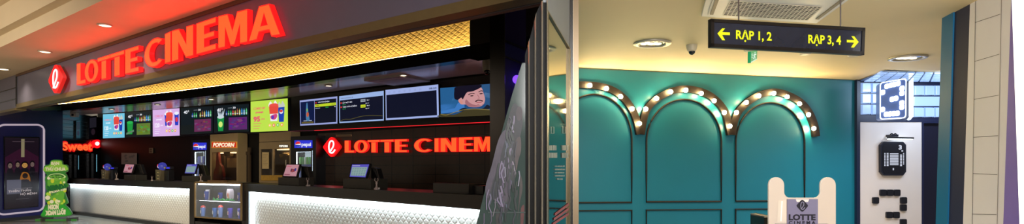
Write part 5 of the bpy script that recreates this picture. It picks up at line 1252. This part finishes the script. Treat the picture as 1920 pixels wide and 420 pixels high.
# cassette unit
k = Vector((0, 0, -1)); A = H(1315, 31, RH-.03); B = H(1531, 44, RH-.03); ud = (B-A); wd = ud.length; ud.normalize(); vd = Vector((ud.y, -ud.x, 0))
t = thing('ceiling_cassette', A+ud*wd/2, 'large square ceiling air conditioner with a dark grille above the hanging sign', 'air conditioner')
NL, NR = H(1324, -2, RH-.03), H(1594, -2, RH-.03); f = Frame(A, B, B+(NR-B)*1.35, A+(NL-A)*1.35, k)
b = MB(); b.box(f, 0, 1, 0, 1, -.03, .0, mat('white_plastic', (240, 238, 236), .35)); b.prism(f, rrect(.045, .045, .955, .955, .1, .1), 0, .012, mat('white_plastic', (240, 238, 236), .35)); b.build('cover_panel', t, bevel=.006)
hg = RH-.044; gf = Frame(H(1356, 28, hg), H(1514, 37.5, hg), H(1541, 13, hg), H(1370, 1.5, hg), k)
b = MB(); b.box(gf, 0, 1, 0, 1, -.004, .001, pm((44, 34, 28), .7))
gm = pm((214, 208, 196), .4)
for i in range(23): b.box(gf, i/22-.006, i/22+.006, 0, 1, .001, .004, gm)
for i in range(11): b.box(gf, 0, 1, i/10-.014, i/10+.014, .001, .004, gm)
b.build('grille', t)
b = MB()
for r_ in ((.16, .84, .925, .955), (.06, .085, .2, .84), (.925, .95, .2, .84)): b.box(f, *r_, .012, .02, pm((150, 138, 118), .5))
b.build('air_flap', t)
# hanging wayfinding sign
h0, h1 = D(1332, 62, 4.0), D(1621, 78, 4.27); nx, ny = -(h1.y-h0.y), (h1.x-h0.x)
HS = Plane(nx, ny, nx*h0.x+ny*h0.y); fh = PXF(HS, lambda u, v: (u, v))
hs = thing('hanging_sign', HS.pt(1476, 96), 'black hanging direction sign with glowing yellow arrows and cinema hall numbers', 'sign')
f = PF(HS, (1332, 35.5), (1621, 52.5), (1619, 103.5), (1332, 88.5), 0)
b = MB(); b.box(f, 0, 1, 0, 1, -.03, 0, pm((10, 9, 10), .4))
for r_ in ((0, 1, .0, .13), (0, 1, .88, 1), (0, .02, 0, 1), (.98, 1, 0, 1)): b.box(f, *r_, 0, .008, pm((18, 14, 16), .3))
b.build('sign_box', hs)
b = MB(); b.rect(f, .02, .13, .98, .88, mat('smoked_acrylic', (30, 36, 54), .12, noise=.6, nscale=7, coat=.3), .002); b.build('sign_face', hs)
yl = em((238, 240, 30), 1.15)
b = MB()
def htext(txt, x0, x1, tl_, bl_, tr_, br_): b.text(Frame(HS.pt(x0, bl_, .004), HS.pt(x1, br_, .004), HS.pt(x1, tr_, .004), HS.pt(x0, tl_, .004), HS.out), txt, 0, 0, 1, 1, yl, 0, .03)
htext('RẠP 1, 2', 1380, 1447, 55.8, 72.5, 59.8, 76); htext('RẠP 3, 4', 1515.5, 1577, 64.5, 80.5, 67, 83.5)
b.build('lettering', hs)
for pts in ([(1368, 61), (1353.5, 60.3), (1359, 53.5), (1353.5, 53.3), (1344.5, 63), (1353.5, 75.5), (1359, 75.8), (1353.5, 65.8), (1368, 66.3)],
            [(1587, 74.8), (1601, 75.4), (1595.5, 68), (1600.8, 68), (1609.3, 79), (1600.3, 89.5), (1594.8, 89), (1600.5, 80.2), (1587, 79.5)]):
    b = MB(); b.poly(fh, pts[::1], yl, .004)
    b.build('arrow', hs)
for x, y in ((1385, 38), (1576, 50)):
    p = HS.pt(x, y, -.015); zt = EYE+RH
    b = MB(); b.tube([p, Vector((p.x, p.y, zt))], .005, pm((70, 54, 50), .4), 8); b.lathe(Vector((p.x, p.y, zt)), [(.02, 0), (.02, -.01), (.006, -.015)], pm((70, 54, 50), .4), n=12); b.build('hanging_rod', hs)
# exit sign
e0, e1_ = D(1407.5, 107, 6.0), D(1419.5, 102.5, 6.9); nx, ny = -(e1_.y-e0.y), (e1_.x-e0.x); ES = Plane(nx, ny, nx*e0.x+ny*e0.y)
f = PF(ES, (1408, 96.5), (1420, 93.8), (1419, 111.5), (1407.6, 118), 0)
t = thing('exit_sign', f(.5, 0), 'small green running-man exit sign hanging under the ceiling behind the direction sign', 'sign')
b = MB(); b.box(f, 0, 1, 0, 1, -.03, 0, em((30, 150, 90))); b.rect(f, 0, 0, 1, .10, em((190, 225, 210)), .002); b.build('sign_body', t)
b = MB(); wq = em((220, 245, 235)); b.poly(f, ell(.58, .80, .07, .07, 10), wq, .003)
for p_s in (((.58, .70), (.50, .45)), ((.50, .45), (.62, .32), (.56, .16)), ((.50, .45), (.38, .32), (.26, .30)), ((.56, .66), (.70, .56), (.78, .62)), ((.56, .66), (.42, .62), (.36, .50))): b.ribbon(f, list(p_s), .09, wq, .003+.0004*len(p_s))
for v in (.7, .55, .4): b.rect(f, .06, v, .28, v+.05, wq, .003)
b.build('running_man', t)
b = MB(); pz = f(.5, 1, -.015); b.tube([pz, Vector((pz.x, pz.y, EYE+RH))], .006, pm((190, 180, 160)), 8); b.build('hanging_rod', t)
p = H(1512, 98, RH); 
for x, y, wh in ((1600, 103, 'right end'), (1510, 99.5, 'middle'), (1406, 93.5, 'left part')):
    p = H(x, y, RH); b = MB(); b.lathe(p, [(.065, 0), (.065, .012), (.05, .022), (.0, .022)], pm((208, 200, 186), .4), Vector((0, 0, -1)), 20); tag(b.build('smoke_detector', smooth=False), 'small flat white ceiling disc behind the %s of the direction sign' % wh, 'detector')

# ------------------------------------------------------------------ card stand in the foreground
SZ = Plane(0, 1, 3.2); fs_ = PXF(SZ, lambda u, v: (u, v)); P0 = SZ.pt(1504, 520)
st = thing('notice_stand', Vector((P0.x, P0.y, 0)), 'white board with two raised rounded lobes carrying a grey acrylic card holder, lower right', 'notice stand')
def arcpx(cx, cy, rx, ry, a0, a1, n=8): return [(cx+rx*math.cos(math.radians(a0+(a1-a0)*i/n)), cy-ry*math.sin(math.radians(a0+(a1-a0)*i/n))) for i in range(n+1)]
ol = [(1441.2, 520), (1567.5, 520)][::-1]
ol = [(1441.2, 560)]+arcpx(1456, 347, 14.6, 14.8, 180, 0, 12)+arcpx(1481, 360, 10.4, 10.8, 180, 270, 6)+arcpx(1528, 360, 10.4, 10.8, 270, 360, 6)+arcpx(1552.8, 347, 14.6, 14.8, 180, 0, 12)+[(1567.5, 560)]
m_wb = mat('white_stand_board', (186, 172, 158), .35)
b = MB(); b.prism(fs_, ol, -.015, 0, m_wb, side=pm((240, 236, 224), .4)); b.build('board', st, bevel=.002)
b = MB(); g = mat('grey_acrylic', (112, 108, 132), .12, coat=.4, noise=.1, nscale=6)
b.prism(fs_, [(1475, 373.3), (1475, 424), (1532.5, 424), (1532.5, 373.3)], .001, .006, g); b.build('card_holder', st)
b = MB(); b.poly(fs_, [(1459, 376), (1457, 417), (1474, 417), (1474, 374.5)], pm((200, 188, 172), .2), .0015); b.ribbon(fs_, [(1466, 377), (1464, 415)], 2.5, pm((232, 224, 212), .15), .002); b.ribbon(fs_, [(1534, 388.5), (1549, 390)], .6, pm((190, 176, 160), .4), .0015)
b.poly(fs_, [(1491, 373.6), (1493, 378.5), (1514, 378.5), (1516, 373.6)], pm((206, 196, 190), .3), .0065); b.build('acrylic_sleeve', st)
b = MB(); k = pm((24, 22, 34), .35); gq = PF(SZ, (1493.6, 374.7), (1515, 374.7), (1515, 396.8), (1493.6, 396.8), .0072); b.poly(gq, LOZ, k, 0); b.ribbon(gq, ELL, (.06, .06), pm((120, 118, 140), .3), .0008); b.build('card_emblem', st)
b = MB(); q = PF(SZ, (1478.8, 401.8), (1529.4, 401.8), (1529.4, 412.4), (1478.8, 412.4), .0072); b.text(q, 'LOTTE', 0, 0, 1, 1, k, 0, .05)
q = PF(SZ, (1478.8, 414.5), (1529.4, 414.5), (1529.4, 420.2), (1478.8, 420.2), .0072); b.text(q, 'CINEMA', 0, 0, 1, 1, k, 0, .05, space=1.6); b.build('lettering', st)
b = MB(); b.prism(fs_, [(1453, 419.2), (1453, 424), (1550, 424), (1550, 419.2)], .0, .03, pm((120, 118, 140), .2)); b.build('ledge', st)
b = MB(); q = MF(Vector((P0.x, P0.y, 0)), Vector((1, 0, 0))); b.box(q, -.03, .03, .02, .9, -.07, -.016, pm((40, 38, 38), .4)); b.box(q, -.2, .2, 0, .02, -.2, .2, pm((40, 38, 38), .4)); b.build('stand_foot', st)
KZ = Plane(0, 1, 3.45); b = MB(); g = PF(KZ, (1433, 405), (1443, 404), (1443, 620), (1433, 620), 0); b.box(g, 0, 1.0, -.2, 1, -.2, 0, pm((12, 14, 20), .3)); b.box(g, 0, 1.0, .985, 1, -.2, .003, pm((190, 184, 170), .4))
tag(b.build('hand_rail_post', bevel=.002), 'black square post with a pale cap just left of the white board stand', 'post')
